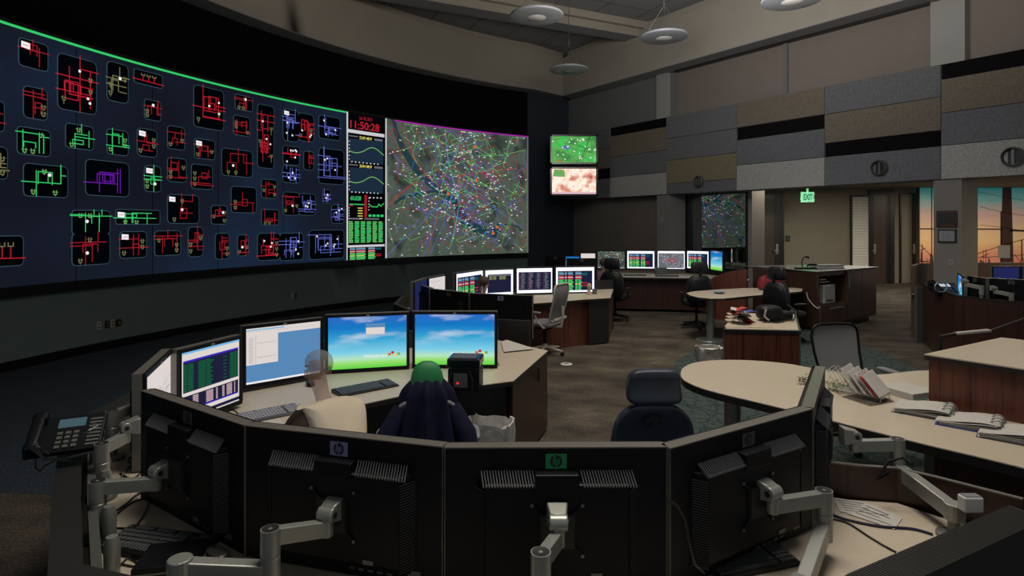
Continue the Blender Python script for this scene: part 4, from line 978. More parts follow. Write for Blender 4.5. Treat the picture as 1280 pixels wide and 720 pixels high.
far_mon('table chart screen above the black headrest, far console', 858, 313, 13.9, 887, 313.2, 13.6, .44, True, 'chart2', 28)
far_mon('narrow angled screen with blue sky, right end of far console', 888, 312.5, 13.5, 904, 314, 12.9, .46, True, 'portrait', 29)

# monitor arms ----------------------------------------------------------
def arm(label, head, elbow, base, zdesk=.76, r=.029, lower=True, drop=.15, hd=None):
    head, elbow, base = Vector(head), Vector(elbow), Vector(base)
    t = thing('monitor_arm', label, 'monitor arm', (base.x, base.y, zdesk), 0, 'silver monitor arms')
    d = (head-elbow); d.z = 0; d.normalize(); hd = Vector(hd).normalized() if hd else d
    m = MB().mt(M_silver); m.bar(elbow+d*.02, head-Vector((0, 0, .0)), .034, .05); m.cyl(head+Vector((0, 0, -.026)), head+Vector((0, 0, .03)), .02); m.build('upper_arm', parent=t, world=True, bevel=.003)
    m = MB().mt(M_silver); q = head+Vector((0, 0, .045)); s_ = Vector((-hd.y, hd.x, 0))
    m.cyl(q-s_*.028, q+s_*.028, .024, n=18); m.bar(q, q+hd*.055, .05, .05, w1=.066, h1=.075); m.bar(head+Vector((0, 0, .01)), q+Vector((0, 0, .01)), .04, .03, up=(1, 0, 0)); m.build('tilt_head', parent=t, world=True, bevel=.004, smooth=40)
    m = MB().mt(M_cap); m.cyl(q-s_*.031, q+s_*.031, .01, n=12); m.build('pivot_pin', parent=t, world=True, smooth=40)
    m = MB().mt(M_silver); m.lathe([(0, .028), (r, .028), (r, -.05), (r*.93, -.052), (r*.93, -.055), (r, -.057), (r, -drop), (0, -drop)], 28, elbow); m.build('swivel_post', parent=t, world=True, smooth=25)
    m = MB().mt(M_cap); m.lathe([(0, .0275), (r*.86, .0295), (r*.86, .02)], 24, elbow); m.build('post_cap', parent=t, world=True)
    if lower:
        e2 = elbow+Vector((0, 0, -drop*.72)); d2 = (base-e2).normalized(); m = MB().mt(M_silver); m.bar(e2, base, .045, .06); m.cyl(base+Vector((0, 0, -.03)), base+Vector((0, 0, .034)), .035); m.build('lower_arm', parent=t, world=True, bevel=.004)
        m = MB().mt(M_silver_d); m.cyl((base.x, base.y, zdesk), (base.x, base.y, base.z-.02), .022); m.lathe([(.06, 0), (.06, .012), (.022, .02)], 20, (base.x, base.y, zdesk)); m.build('base_post', parent=t, world=True, smooth=40)
    else:
        m = MB().mt(M_silver_d); m.cyl((elbow.x, elbow.y, zdesk), (elbow.x, elbow.y, elbow.z-drop), .024); m.lathe([(.06, 0), (.06, .012), (.022, .02)], 20, (elbow.x, elbow.y, zdesk)); m.build('base_post', parent=t, world=True, smooth=40)
    return t
arm('silver monitor arm behind the green-badged monitor, cut by the bottom edge', P(698, 672, 1.79), P(676, 702, 1.66), P(640, 790, 1.52), hd=(0, 1, 0))
arm('silver monitor arm with long lower link, behind the violet-badged monitor', P(409, 660, 1.93), P(338, 672, 1.80), P(225, 712, 1.74), hd=(.28, .96, 0))
arm('silver monitor arm reaching to the leftmost monitor back, nearer one', P(196, 604, 2.33), P(122, 610, 2.25), P(118, 648, 2.2), lower=False, hd=(.55, .83, 0))
arm('silver monitor arm left of the leftmost monitor, middle of three', P(157, 546, 2.74), P(127, 562, 2.58), P(120, 600, 2.5), lower=False, hd=(.7, .7, 0), drop=.14)
arm('silver monitor arm left of the leftmost monitor, farthest of three', P(172, 508, 3.16), P(140, 520, 3.02), P(130, 560, 3.0), lower=False, hd=(.9, .4, 0), drop=.12)
arm('silver monitor arm behind the monitor angled right', P(966, 632, 2.05), P(1030, 622, 2.13), P(1003, 735, 1.88), hd=(-.5, .86, 0))
arm('silver monitor arm with a long sloping link beside the edge-on monitor', P(1068, 557, 2.62), P(1122, 556, 2.6), P(1193, 640, 2.26), hd=(-1, .1, 0))

# ================================================================== CONSOLES AND DESKS
def slabtop(mb, poly, z=.76):
    mb.mt(M_edge); mb.prism(poly, z-.04, z-.006); mb.mt(M_lam); mb.prism(poly, z-.006, z)
ring = thing('ring_console', 'near horseshoe console with tan desktop inside a dark ribbed partition', 'console desk', (-.4, 3.3, 0))
outer = [(.3, 1.42), (-.3, 1.5), (-.9, 1.68), (-1.31, 1.81), (-1.66, 2.28), (-2.0, 2.755), (-2.25, 3.3), (-2.32, 4.1), (-2.0, 5.0), (-1.2, 5.65), (-.5, 6.02), (-.14, 6.14)]
outer_r = [(.3, 1.42), (.7, 1.56), (1.0, 1.76), (1.84, 2.19)]
inner_ = [(.343, 5.64), (.012, 4.54), (-.35, 4.36), (-.79, 4.13), (-1.05, 3.9), (-1.3, 3.55), (-1.42, 3.1), (-1.2, 2.72), (-.6, 2.55), (.6, 2.55), (1.0, 2.85), (1.3, 3.15), (1.5, 3.0), (1.40, 2.58)]
def off(path, d):
    n = len(path); o = []
    for i in range(n):
        a = Vector(path[max(i-1, 0)]); b = Vector(path[min(i+1, n-1)]); e = (b-a).normalized(); o.append(tuple(Vector(path[i])+Vector((-e.y, e.x))*d))
    return o
mb = MB(); slabtop(mb, outer+inner_+[(1.65, 2.54), (1.9, 2.22)]+outer_r[::-1][:-1]); mb.build('desktop', parent=ring, world=True)
mb = MB().mt(M_ribbed); mb.wallstrip(outer[::-1], -.09, 0, .915); mb.mt(M_edge)
# ribs along the partition cap
mb.build('partition', parent=ring, world=True)
mb = MB().mt(M_ribbed); mb.wallstrip(outer_r, -.11, 0, .915)
for (a, b) in zip(outer_r[:-1], outer_r[1:]):
    a, b = Vector(a), Vector(b); d = (b-a); n_ = int(d.length/.012); e = d.normalized(); nn = Vector((e.y, -e.x))
    for k in range(n_):
        p = a+e*(.012*k+.006); q = p+nn*.11; mb.mt(M_ribbed if k % 2 else M_cap); mb.bar((p.x, p.y, .9155), (q.x, q.y, .9155), .005, .003)
mb.build('ribbed_partition', parent=ring, world=True)
mb = MB().mt(W_dark); mb.wallstrip([(1.38, 2.62), (1.52, 2.575), (1.66, 2.55), (1.76, 2.46), (1.95, 2.26)], .02, 0, .90); mb.mt(M_rim); mb.wallstrip([(1.38, 2.62), (1.52, 2.575), (1.66, 2.55), (1.76, 2.46), (1.95, 2.26)], .022, .90, .905); mb.build('wood_modesty_panel', parent=ring, world=True)
mb = MB().mt(W_dark); mb.prism([(.335, 5.62), (.005, 4.56), (-.22, 4.86), (-.15, 6.1)], .04, .72); mb.mt(M_cap); mb.prism([(.32, 5.6), (-.01, 4.6), (-.22, 4.9), (-.15, 6.0)], 0, .04)
mb.build('end_cabinet', parent=ring, world=True)
mb = MB().mt(M_cap); p = Vector((.235, 5.24)); e = Vector((.297, .955)); mb.bar((p.x+.006, p.y, .58), (p.x+.006, p.y, .66), .012, .012, up=(1, 0, 0)); q = p-e*.04; mb.bar((.24, 5.3, .56), (.24, 5.3, .68), .02, .02, up=(1, 0, 0)); mb.build('door_pull', parent=ring, world=True)
mb = MB().mt(M_cap); mb.wallstrip([(-.05, 4.62), (-.4, 4.5), (-.8, 4.28), (-1.1, 4.0), (-1.38, 3.6)], .02, .1, .72); mb.build('knee_panel', parent=ring, world=True)
mb = MB().mt(M_silver_d); rail = off(outer, -.02)[3:7]; mb.wallstrip(rail, -.03, .78, .88)
for a in ((-1.40, 2.0), (-1.56, 2.22), (-1.80, 2.55), (-1.92, 2.72)): mb.mt(M_silver); mb.lathe([(.024, 0), (.026, .1), (.018, .13), (0, .13)], 12, (a[0]+.035, a[1]+.02, .76))
mb.build('power_rail', parent=ring, world=True, smooth=40)

# long desk with the peninsula
tip = [G(*q, .76).xy for q in ((851, 466), (853, 473), (862, 479), (880, 486), (910, 494), (940, 501), (1000, 515.5), (1045, 527), (1100, 541), (1160, 556), (1222, 570.5), (1285, 586), (1360, 606))]
bk = [G(*q, .76).xy for q in ((1500, 540), (1400, 500), (1245, 470), (1160, 463), (1100, 468), (1050, 466), (1010, 459), (980, 454), (940, 450.5), (900, 450), (870, 453), (855, 459))]
longd = thing('long_desk', 'long tan desk with rounded peninsula end on one round leg', 'desk', (tip[4].x, tip[4].y, 0))
def crom(ps, n=5, closed=True):
    out = []; N = len(ps)
    for i in range(N):
        a, b, c, d = [Vector(ps[(i+k) % N]) for k in (-1, 0, 1, 2)]
        if (c-b).length > 1.2 or (b-a).length > 1.2 or (d-c).length > 1.2: out.append(tuple(b)); continue
        for k in range(n):
            t_ = k/n; out.append(tuple(.5*((2*b)+(-a+c)*t_+(2*a-5*b+4*c-d)*t_*t_+(-a+3*b-3*c+d)*t_**3)))
    return out
poly = crom([tuple(p) for p in tip+bk]); mb = MB(); mb.mt(M_edge); mb.prism(poly, .705, .754); ins = off(poly, .018 if True else 0)
cx_ = sum(p[0] for p in poly)/len(poly); cy_ = sum(p[1] for p in poly)/len(poly)
mb.mt(M_lam); mb.prism(poly, .754, .76); mb.build('desktop', parent=longd, world=True)
lp = Vector((1.72, 4.62)); mb = MB().mt(M_silver); mb.lathe([(.062, .02), (.062, .71)], 28, (lp.x, lp.y, 0)); mb.mt(M_silver_d); mb.lathe([(.27, 0), (.26, .012), (.07, .022)], 32, (lp.x, lp.y, 0)); mb.build('leg', parent=longd, world=True, smooth=40)
c0 = G(1158, 560, .72).xy; mb = MB().mt(W_dark); mb.prism([(2.44, 3.42), (2.75, 3.95), (4.2, 4.4), (4.2, 2.8), (3.0, 2.6)], 0, .705); mb.build('pedestal', parent=longd, world=True)
h0, h1, h2, h3 = Vector((2.73, 3.92)), Vector((3.06, 3.50)), Vector((3.95, 3.3)), Vector((3.63, 4.46))
hut = thing('desk_hutch', 'dark rosewood riser cabinet with tan top standing on the long desk', 'cabinet', (h0.x, h0.y, .76))
hp = [tuple(h0), (3.10, 3.44), (3.9, 2.6), (4.6, 3.5), (3.72, 4.50)]
mb = MB().mt(W_red); mb.prism([(h0.x+.03, h0.y), (3.12, 3.48), (3.9, 2.66), (4.5, 3.5), (3.72, 4.45)], .76, 1.075); mb.build('body', parent=hut, world=True)
mb = MB(); mb.mt(M_edge); mb.prism(hp, 1.065, 1.092); mb.mt(M_lam); mb.prism(hp, 1.092, 1.1); mb.build('counter', parent=hut, world=True)

# middle console
con2 = thing('ring_console', 'middle horseshoe console with dark wood cabinets', 'console desk', (0, 8.3, 0))
o2 = [(.2, 6.38), (-.5, 6.55), (-1.15, 7.05), (-1.5, 7.75), (-1.55, 8.5), (-1.2, 9.1), (-.6, 10.1), (0, 10.5), (.8, 10.75), (1.9, 11.1)]
i2 = [(1.62, 9.75), (1.15, 9.55), (.62, 9.2), (.1, 8.95), (-.5, 8.5), (-.72, 8.1), (-.55, 7.6), (-.1, 7.3), (.22, 7.2)]
mb = MB(); slabtop(mb, o2+i2); mb.build('desktop', parent=con2, world=True)
mb = MB().mt(M_ribbed); mb.wallstrip(o2[::-1], -.05, 0, .93); mb.build('partition', parent=con2, world=True)
mb = MB().mt(W_red); mb.prism([(1.6, 9.85), (1.15, 9.66), (.62, 9.3), (.1, 9.05), (.1, 9.6), (.8, 10.3), (1.85, 10.95)], .0, .72); mb.build('cabinet_front', parent=con2, world=True)
mb = MB().mt(M_cap); mb.prism([(1.6, 9.78), (1.25, 9.62), (1.27, 9.7), (1.6, 9.86)], .02, .715); mb.build('end_panel', parent=con2, world=True)

# far console
con3 = thing('ring_console', 'far console with red-brown cabinet doors under lit screens', 'console desk', (3.2, 14, 0))
p3 = [(1.0, 14.2), (1.9, 13.5), (2.55, 13.3), (4.0, 13.1), (4.35, 12.75), (4.9, 12.35), (5.15, 12.8), (4.7, 14.0), (3.9, 14.95), (2.6, 15.4), (1.2, 15.9)]
mb = MB(); slabtop(mb, p3, .79); mb.build('desktop', parent=con3, world=True)
mb = MB().mt(W_dark); mb.prism([(1.2, 14.25), (2.0, 13.62), (2.6, 13.45), (4.0, 13.25), (4.35, 13.0), (4.4, 14.0), (2.5, 15.0)], .06, .75); mb.build('cabinet_front', parent=con3, world=True)
for k, x in enumerate((2.55, 2.72, 3.32, 3.48)):
    mb = MB().mt(M_cap); y = 13.45-(x-2.6)*.143; mb.box(x-.015, x+.015, y-.04, y-.01, .58, .68); mb.build('door_pull', parent=con3, world=True)
for k, x in enumerate((2.97, 3.4, 3.73)):
    mb = MB().mt(M_cap); y = 13.45-(x-2.6)*.143; mb.box(x-.006, x+.006, y-.012, y+.01, .08, .74); mb.build('door_gap', parent=con3, world=True)
mb = MB().mt(W_red); a, b = Vector((4.12, 12.55)), Vector((4.78, 12.05)); n = 10; vs = []
for k in range(n+1):
    s = k/n; p = a+(b-a)*s+Vector((.1, .1))*math.sin(s*PI)*-.6; q = p+Vector((.03, .05)); zt_ = .78+.27*math.sin(s*PI/2)
    vs += [(p.x, p.y, 0), (p.x, p.y, zt_), (q.x, q.y, zt_), (q.x, q.y, 0)]
mb.add(vs, [(i*4+k, i*4+4+k, i*4+4+(k+1) % 4, i*4+(k+1) % 4) for i in range(n) for k in range(4)]+[(0,1,2,3), (4*n, 4*n+3, 4*n+2, 4*n+1)]); mb.build('curved_wood_screen', parent=con3, world=True)
# far peninsula table
t3 = thing('peninsula_table', 'narrow tan peninsula table on a silver leg by the red bag', 'table', (3.35, 10.1, 0))
poly = [tuple(G(*q, .76).xy) for q in ((858, 366), (862, 369), (872, 371.5), (888, 373), (905, 373), (935, 370), (975, 366.5), (1002, 364), (1004, 359.5), (960, 360), (930, 360), (895, 362), (868, 364))]
mb = MB(); slabtop(mb, poly); mb.build('tabletop', parent=t3, world=True)
mb = MB().mt(M_silver); mb.lathe([(.062, .02), (.062, .72)], 24, (3.38, 10.1, 0)); mb.mt(M_silver); mb.lathe([(.24, 0), (.23, .012), (.06, .025)], 28, (3.38, 10.1, 0)); mb.build('leg', parent=t3, world=True, smooth=40)

# small wood cabinet in the middle
cab = thing('storage_cabinet', 'low rosewood cabinet with pale top and papers, beside the waste bin', 'cabinet', (2.9, 7.3, 0))
q4 = [G(904, 411.5, .76).xy, G(1001.5, 413.5, .76).xy, G(995.5, 392.7, .76).xy, G(911, 390.3, .76).xy]
ctr = sum(q4, Vector((0, 0)))/4
mb = MB().mt(W_red); mb.prism([tuple(ctr+(q-ctr)*.97) for q in q4], .03, .73); mb.build('body', parent=cab, world=True)
mb = MB(); mb.mt(M_edge); mb.prism([tuple(q) for q in q4], .725, .755); mb.mt(M_lam); mb.prism([tuple(ctr+(q-ctr)*.94) for q in q4], .755, .761); mb.build('top', parent=cab, world=True)
mb = MB().mt(M_silver_d); q = q4[1]; mb.box(q.x-.02, q.x-.005, q.y-.0, q.y+.012, .05, .72); q = q4[0]; mb.box(q.x-.0, q.x+.012, q.y, q.y+.012, .05, .72); mb.build('metal_edge', parent=cab, world=True)

# tall cabinet with the printer
A0, A1, A2 = Vector((5.64, 10.96)), Vector((7.49, 12.2)), Vector((5.49, 12.0))
tc_ = thing('printer_cabinet', 'tall brown counter cabinet with an open niche holding a printer', 'cabinet', (A0.x, A0.y, 0))
ex = (A1-A0).normalized(); ey = Vector((-ex.y, ex.x)); W_ = (A1-A0).length
def on(u, d): return A0+ex*u+ey*d
def cbox(mb, u0, u1, d0, d1, z0, z1): mb.prism([tuple(on(u0, d0)), tuple(on(u1, d0)), tuple(on(u1, d1)), tuple(on(u0, d1))], z0, z1)
D = .9
mb = MB().mt(W_brn); cbox(mb, 0, .08, 0, D, .1, 1.07); cbox(mb, 1.05, W_, .0, D, .1, 1.07); cbox(mb, .08, 1.05, 0, D, .1, .47); cbox(mb, .08, 1.05, 0.02, D, 1.0, 1.07)
mb.mt(M_cap); cbox(mb, .08, 1.05, D-.05, D, .47, 1.0); cbox(mb, .06, W_-.15, .06, D, 0, .1); mb.build('carcass', parent=tc_, world=True)
mb = MB().mt(W_brn); left = [tuple(A0), tuple(on(0, D)), tuple(Vector((5.0, 12.3))), tuple(Vector((5.46, 11.6)))]; mb.mt(W_dark); mb.prism(left, .05, 1.07); mb.build('side_cabinet', parent=tc_, world=True)
mb = MB(); mb.mt(M_edge); top_ = [tuple(on(-.03, -.03)), tuple(on(W_+.05, -.03)), tuple(on(W_+.05, D+.05)), (4.9, 12.5), (5.40, 11.6)]; mb.prism(top_, 1.07, 1.09); mb.mt(mat('counter_grey', (.16, .15, .14), .3)); mb.prism(top_, 1.09, 1.1); mb.build('countertop', parent=tc_, world=True)
dr = MB().mt(W_brn); cbox(dr, .1, 1.04, -.02, 0, .13, .44); dr = dr.build('drawer', parent=tc_, world=True)
hd_ = MB().mt(M_silver); cbox(hd_, .42, .85, -.05, -.025, .375, .395)
hd_.build('drawer_handle', parent=dr, world=True)
dd = MB().mt(W_brn); cbox(dd, 1.07, 1.62, -.02, 0, .13, 1.05); dd = dd.build('door', parent=tc_, world=True); hh = MB().mt(M_silver_d); cbox(hh, 1.1, 1.12, -.05, -.025, .72, 1.0); hh.build('door_handle', parent=dd, world=True)
dd = MB().mt(W_brn); cbox(dd, 1.635, W_-.01, -.02, 0, .13, 1.05); dd.build('door', parent=tc_, world=True)
pr = thing('printer', 'white desktop printer standing in the cabinet niche', 'printer', (*on(.50, .24), .47), math.atan2(ex.y, ex.x))
m = MB().mt(M_white_p); m.box(-.2, .2, -.22, .22, 0, .36); m.build('body', parent=pr, bevel=.02); m = MB().mt(M_cap); m.box(-.12, .1, -.226, -.218, .05, .075); m.box(-.15, .15, -.2, .1, .362, .372); m.build('paper_slot', parent=pr)
m = MB().mt(emi('printer_led', (90, 140, 255), .8)); m.box(-.02, 0, -.226, -.22, .33, .34); m.build('indicator_light', parent=pr)
tr = thing('paper_tray', 'small pale paper tray above the printer in the niche', 'tray', (*on(.34, .15), .87), math.atan2(ex.y, ex.x)); m = MB().mt(M_paper); m.box(-.12, .2, -.1, .2, 0, .02); m.box(-.12, .08, -.1, .2, .05, .07); m.box(-.12, -.1, .18, .2, .0, .13); m.build('shelf', parent=tr)
bn = thing('binder', 'grey binder lying flat on the tall counter cabinet', 'binder', (*on(1.0, .35), 1.1), .2); m = MB().mt(M_grayp); m.box(-.3, .3, -.15, .15, 0, .012); m.box(-.3, .3, -.15, .15, .06, .072); m.mt(M_paper); m.box(-.29, .27, -.14, .13, .012, .06); m.build('cover', parent=bn)
dm = thing('desk_microphone', 'black gooseneck microphone and handset base on the tall counter', 'microphone', (5.72, 11.65, 1.1), .2)
m = MB().mt(M_blk); m.box(-.2, .25, -.1, .1, 0, .03); m.build('base', parent=dm, bevel=.01); m = MB().mt(M_blk); m.tube([(0, 0, .03), (-.02, 0, .12), (0, 0, .2), (.06, 0, .24), (.1, 0, .23)], .01); m.cyl((.08, 0, .235), (.14, 0, .22), .018); m.build('gooseneck', parent=dm); m = MB().mt(M_blk); m.tube([(.1, 0, .05), (.14, 0, .08), (.3, 0, .08), (.36, 0, .04)], .018); m.build('handset', parent=dm); m = MB().mt(M_paper); m.box(-.34, -.22, -.05, .06, 0, .06); m.build('note_block', parent=dm)
def at_left_face(x, y):   # on the tall cabinet's left face
    a, b = A0, Vector((5.46, 11.6)); k = (x-CX)/F; d = b-a; t_ = (k*a.y-a.x)/(d.x-k*d.y); p = a+d*t_; return Vector((p.x, p.y, H-(y-CY)*p.y/F)), math.atan2(-d.y, -d.x)
for x, col, lab in ((1007, M_white_p, 'white outlet plate on the dark side of the tall cabinet'), (1014.5, M_grayp, 'grey outlet plate on the dark side of the tall cabinet')):
    p, rz = at_left_face(x, 361); t = thing('cabinet_outlet', lab, 'outlet', p, rz); m = MB().mt(col); m.box(-.06, .06, -.015, 0, 0, .13); m.build('plate', parent=t, bevel=.004); 
    for z_ in (.02, .08): m = MB().mt(M_blk); m.box(-.015, .015, -.02, -.015, z_, z_+.03); m.build('socket', parent=t)
# hanging cable
t = MB().mt(M_white_p); p0, _ = at_left_face(1011, 365); p1, _ = at_left_face(1017, 378); c_ = Vector((-.06, -.03, 0)); t.tube([p0+c_, p0+c_+V(.02, -.02, -.12), p1+c_+V(.02, -.05, -.05), p1+c_+V(.08, -.1, -.1), V(5.66, 10.88, .47)], .007)
tag(t.build('power_cable', smooth=60), 'thin white cable hanging on the dark side of the tall cabinet', 'cable')

# right console
con4 = thing('ring_console', 'dark curved console at the far right with a rosewood front', 'console desk', (7.5, 9, 0))
cp = [(6.86, 9.9), (6.5, 9.1), (6.2, 8.25), (6.28, 7.75), (6.6, 7.4), (7.6, 7.1), (9.0, 7.1)]
mb = MB().mt(W_dark); mb.wallstrip(cp[::-1], -.06, 0, .95); mb.mt(M_edge); mb.wallstrip(cp[::-1], -.09, .95, .98); mb.build('curved_front', parent=con4, world=True)
mb = MB().mt(W_dark); mb.wallstrip(off(cp[2:6][::-1], .008), .004, .03, .93); mb.build('veneer_panel', parent=con4, world=True)
mb = MB().mt(M_edge); mb.prism([(6.3, 8.3), (6.84, 9.6), (7.2, 9.5), (6.9, 8.5)], .91, .945); mb.build('phone_shelf', parent=con4, world=True)
mb = MB().mt(M_silver_d); mb.box(6.76, 6.86, 9.88, 9.95, 0, .93); mb.build('end_trim', parent=con4, world=True)
mb = MB(); slabtop(mb, off(cp, .12)[::-1]+[(6.95, 10.3), (7.6, 11.0), (9.5, 11.0)], .76); mb.build('desktop', parent=con4, world=True)
mb = MB().mt(W_brn); mb.wallstrip([(7.0, 10.3), (7.5, 10.9), (8.2, 11.2), (10, 11.2)], .05, 0, 1.25); mb.build('rear_partition', parent=con4, world=True)
GE = 'monitors of the right hand console'
def m4(label, x0, y0, x1, y1, us, kind, badge='dim', h=.46): return monitor(label, top(x0, y0), top(x1, y1), ZM, h, us, kind, GE, badge, 30, detail=False, bz=.016)
m4('blue screen seen edge-on, just right of the desk phone', 1197.5, 341, 1204, 345.5, True, 'sky')
m4('dark monitor back, left of two at the right console', 1205, 344.5, 1232, 348, False, 'steel')
m4('dark monitor back cut by the right edge of the picture', 1232.5, 347.5, 1297, 351, False, 'steel', 'dim')
far = lambda x, y: P(x, y, 9.9).xy
monitor('dim blue screen in the back row of the right console', far(1240, 333), far(1275, 333), P(0, 333, 9.9).z, .45, True, 'dusk', GE, seed=31, detail=False, bz=.016)
monitor('dim blue screen in the back row, cut by the right edge', far(1276, 333), far(1312, 333), P(0, 333, 9.9).z, .45, True, 'dusk', GE, seed=32, detail=False, bz=.016)
for k, (x, y) in enumerate(((1216, 357), (1253, 366))):
    q = P(x, y, 7.85 if k else 8.02); arm('small pale monitor arm head at the right console, '+('right of the two' if k else 'left of the two'), (q.x, q.y+.12, q.z), (q.x+.08, q.y-.05, q.z-.02), (q.x, q.y, .8), lower=False, drop=.1, hd=(0, 1, 0))
# ================================================================== CHAIRS
def star_base(t, m, r=.3, z=.1):
    b = MB().mt(m)
    for k in range(5):
        a = 2*PI*k/5+.3; b.bar((0, 0, z+.02), (r*math.cos(a), r*math.sin(a), z-.03), .05, .035, w1=.03, h1=.02)
    b.cyl((0, 0, z-.02), (0, 0, z+.06), .035); b.build('star_base', parent=t, bevel=.004)
    for k in range(5):
        a = 2*PI*k/5+.3; x, y = (r)*math.cos(a), r*math.sin(a); c = MB().mt(M_cap); c.cyl((x-.02, y, .028), (x-.006, y, .028), .028, n=14); c.cyl((x+.006, y, .028), (x+.02, y, .028), .028, n=14); c.cyl((x-.006, y, .028), (x+.006, y, .028), .01, n=8); c.cyl((x, y, .03), (x, y, z-.03), .008, n=8); c.build('caster', parent=t, smooth=40)
    g = MB().mt(M_silver_d if m is M_silver else M_blk); g.cyl((0, 0, z), (0, 0, .42), .025); g.build('gas_lift', parent=t, smooth=40)
def armrest(t, s, m, x=.28, z=.66):
    a = MB().mt(m); a.tube([(s*x*.7, .08, .44), (s*x, .08, .46), (s*x, .06, z-.04)], .016); a.build('arm_support', parent=t, smooth=40)
    a = MB().mt(M_blk); a.pillow((s*x, 0, z), (.085, .27, .04), .5); a.build('arm_pad', parent=t, smooth=60)
def exec_chair(label, loc, rz, back_z=(.5, .94), head_z=(.945, 1.145), lea=M_leather, group=None, emblem=False, scale=1., lean=.0, base=M_blk):
    t = thing('office_chair', label, 'chair', loc, rz, group)
    m = MB().mt(lea); m.pillow((0, -.02, .48), (.53, .5, .12), .45); m.build('seat', parent=t, smooth=60)
    zc = (back_z[0]+back_z[1])/2; hz = back_z[1]-back_z[0]
    def bend(p):
        q = p.copy(); f = (p.z/hz+.5); q.x *= (1-.30*max(0, f-.45)**2/.3); q.y += -.10*(p.x/.25)**2*.5 + lean*(p.z+hz/2)*.5+.03*math.sin(f*PI); return q
    m = MB().mt(lea); m.pillow((0, .24, zc), (.50, .10, hz), .42, 32, 20, bend)
    m.build('backrest', parent=t, smooth=60)
    m = MB().mt(M_blk); m.pillow((0, .285, zc-.03), (.44, .05, hz*.9), .4, 24, 14, bend); m.build('back_shell', parent=t, smooth=60)
    hc = (head_z[0]+head_z[1])/2; hh = head_z[1]-head_z[0]
    def bh(p): q = p.copy(); f = p.z/hh; q.y -= .35*p.x*p.x*1.2; q.x *= 1-.12*f; q.y -= .04*abs(f); return q
    yo = .24+lean*(hc-back_z[0])*.5
    m = MB().mt(lea); m.pillow((0, yo-.02, hc), (.315, .10, hh), .38, 28, 16, bh); m.build('headrest', parent=t, smooth=60)
    m = MB().mt(M_blk); m.bar((0, yo+.04, back_z[1]-.12), (0, yo+.03, hc), .05, .02, up=(0, 1, 0)); m.build('headrest_post', parent=t)
    m = MB().mt(M_blk); m.bar((0, .05, .42), (0, .3, .45), .1, .03); m.bar((0, .3, .44), (0, .3, back_z[0]+.2), .09, .02, up=(0, 1, 0)); m.box(-.12, .12, -.1, .12, .40, .43); m.build('seat_mechanism', parent=t)
    armrest(t, 1, M_blk); armrest(t, -1, M_blk); star_base(t, base)
    if emblem:
        m = MB().mt(mat('emblem_thread', (.004, .004, .006), .9)); m.flat = True
        sh = lambda x, z: (x, .183-.10*(x/.25)**2*.5+.03-.0, zc+z)
        S = lambda x, z: V(x*.85, .176+.012*(z*10)-.2*(x)**2, back_z[1]-.088+z*.8)
        for s in (-1, 1):
            for k in range(6):
                a = .2+k*.42; p0 = (s*.012, 0.0); pts = [(s*(.015+.02*math.cos(a)), .02*math.sin(a)-.005), (s*(.018+.055*math.cos(a-.5)), .012+.05*math.sin(a-.5)-.02), (s*(.02+.05*math.cos(a-.9)), -.03+.05*math.sin(a-.9))]
                pts = [S(*p) for p in [p0]+pts]; m.tube(pts, [.006, .005, .004, .001], 6)
            m.pillow(S(s*.018, .028), (.03, .006, .035), .8, 12, 8); m.pillow(S(s*.008, -.01), (.03, .006, .06), .8, 12, 8)
            m.tube([S(s*.004, -.03), S(s*.012, -.075)], [.004, .001], 6); m.tube([S(s*.012, -.03), S(s*.03, -.06)], [.004, .001], 6)
        m.build('emblem', parent=t)
    return t
p = P(830, 500, 3.28); exec_chair('navy leather office chair with headrest and embroidered emblem, inside the near console', (p.x, p.y, 0), .04, (.46, .90), (.905, 1.105), emblem=True)
GF = 'black high-backed chairs at the far consoles'
p = P(877, 400, 11.0); c_far = exec_chair('black high-backed chair seen from behind at the far peninsula table', (p.x, p.y+.3, 0), PI-.05, (.5, 1.02), (1.05, 1.27), M_leather_d, GF, base=M_blk)
p = P(981, 385, 9.9); dup(c_far, (p.x, p.y, .0), PI/2+.5, 'black high-backed chair seen side-on before the tall printer cabinet', GF)
p = P(769, 345, 12.0); dup(c_far, (p.x-.0, p.y, .03), PI-.5, 'navy-black chair between the middle console and the map screen', GF)

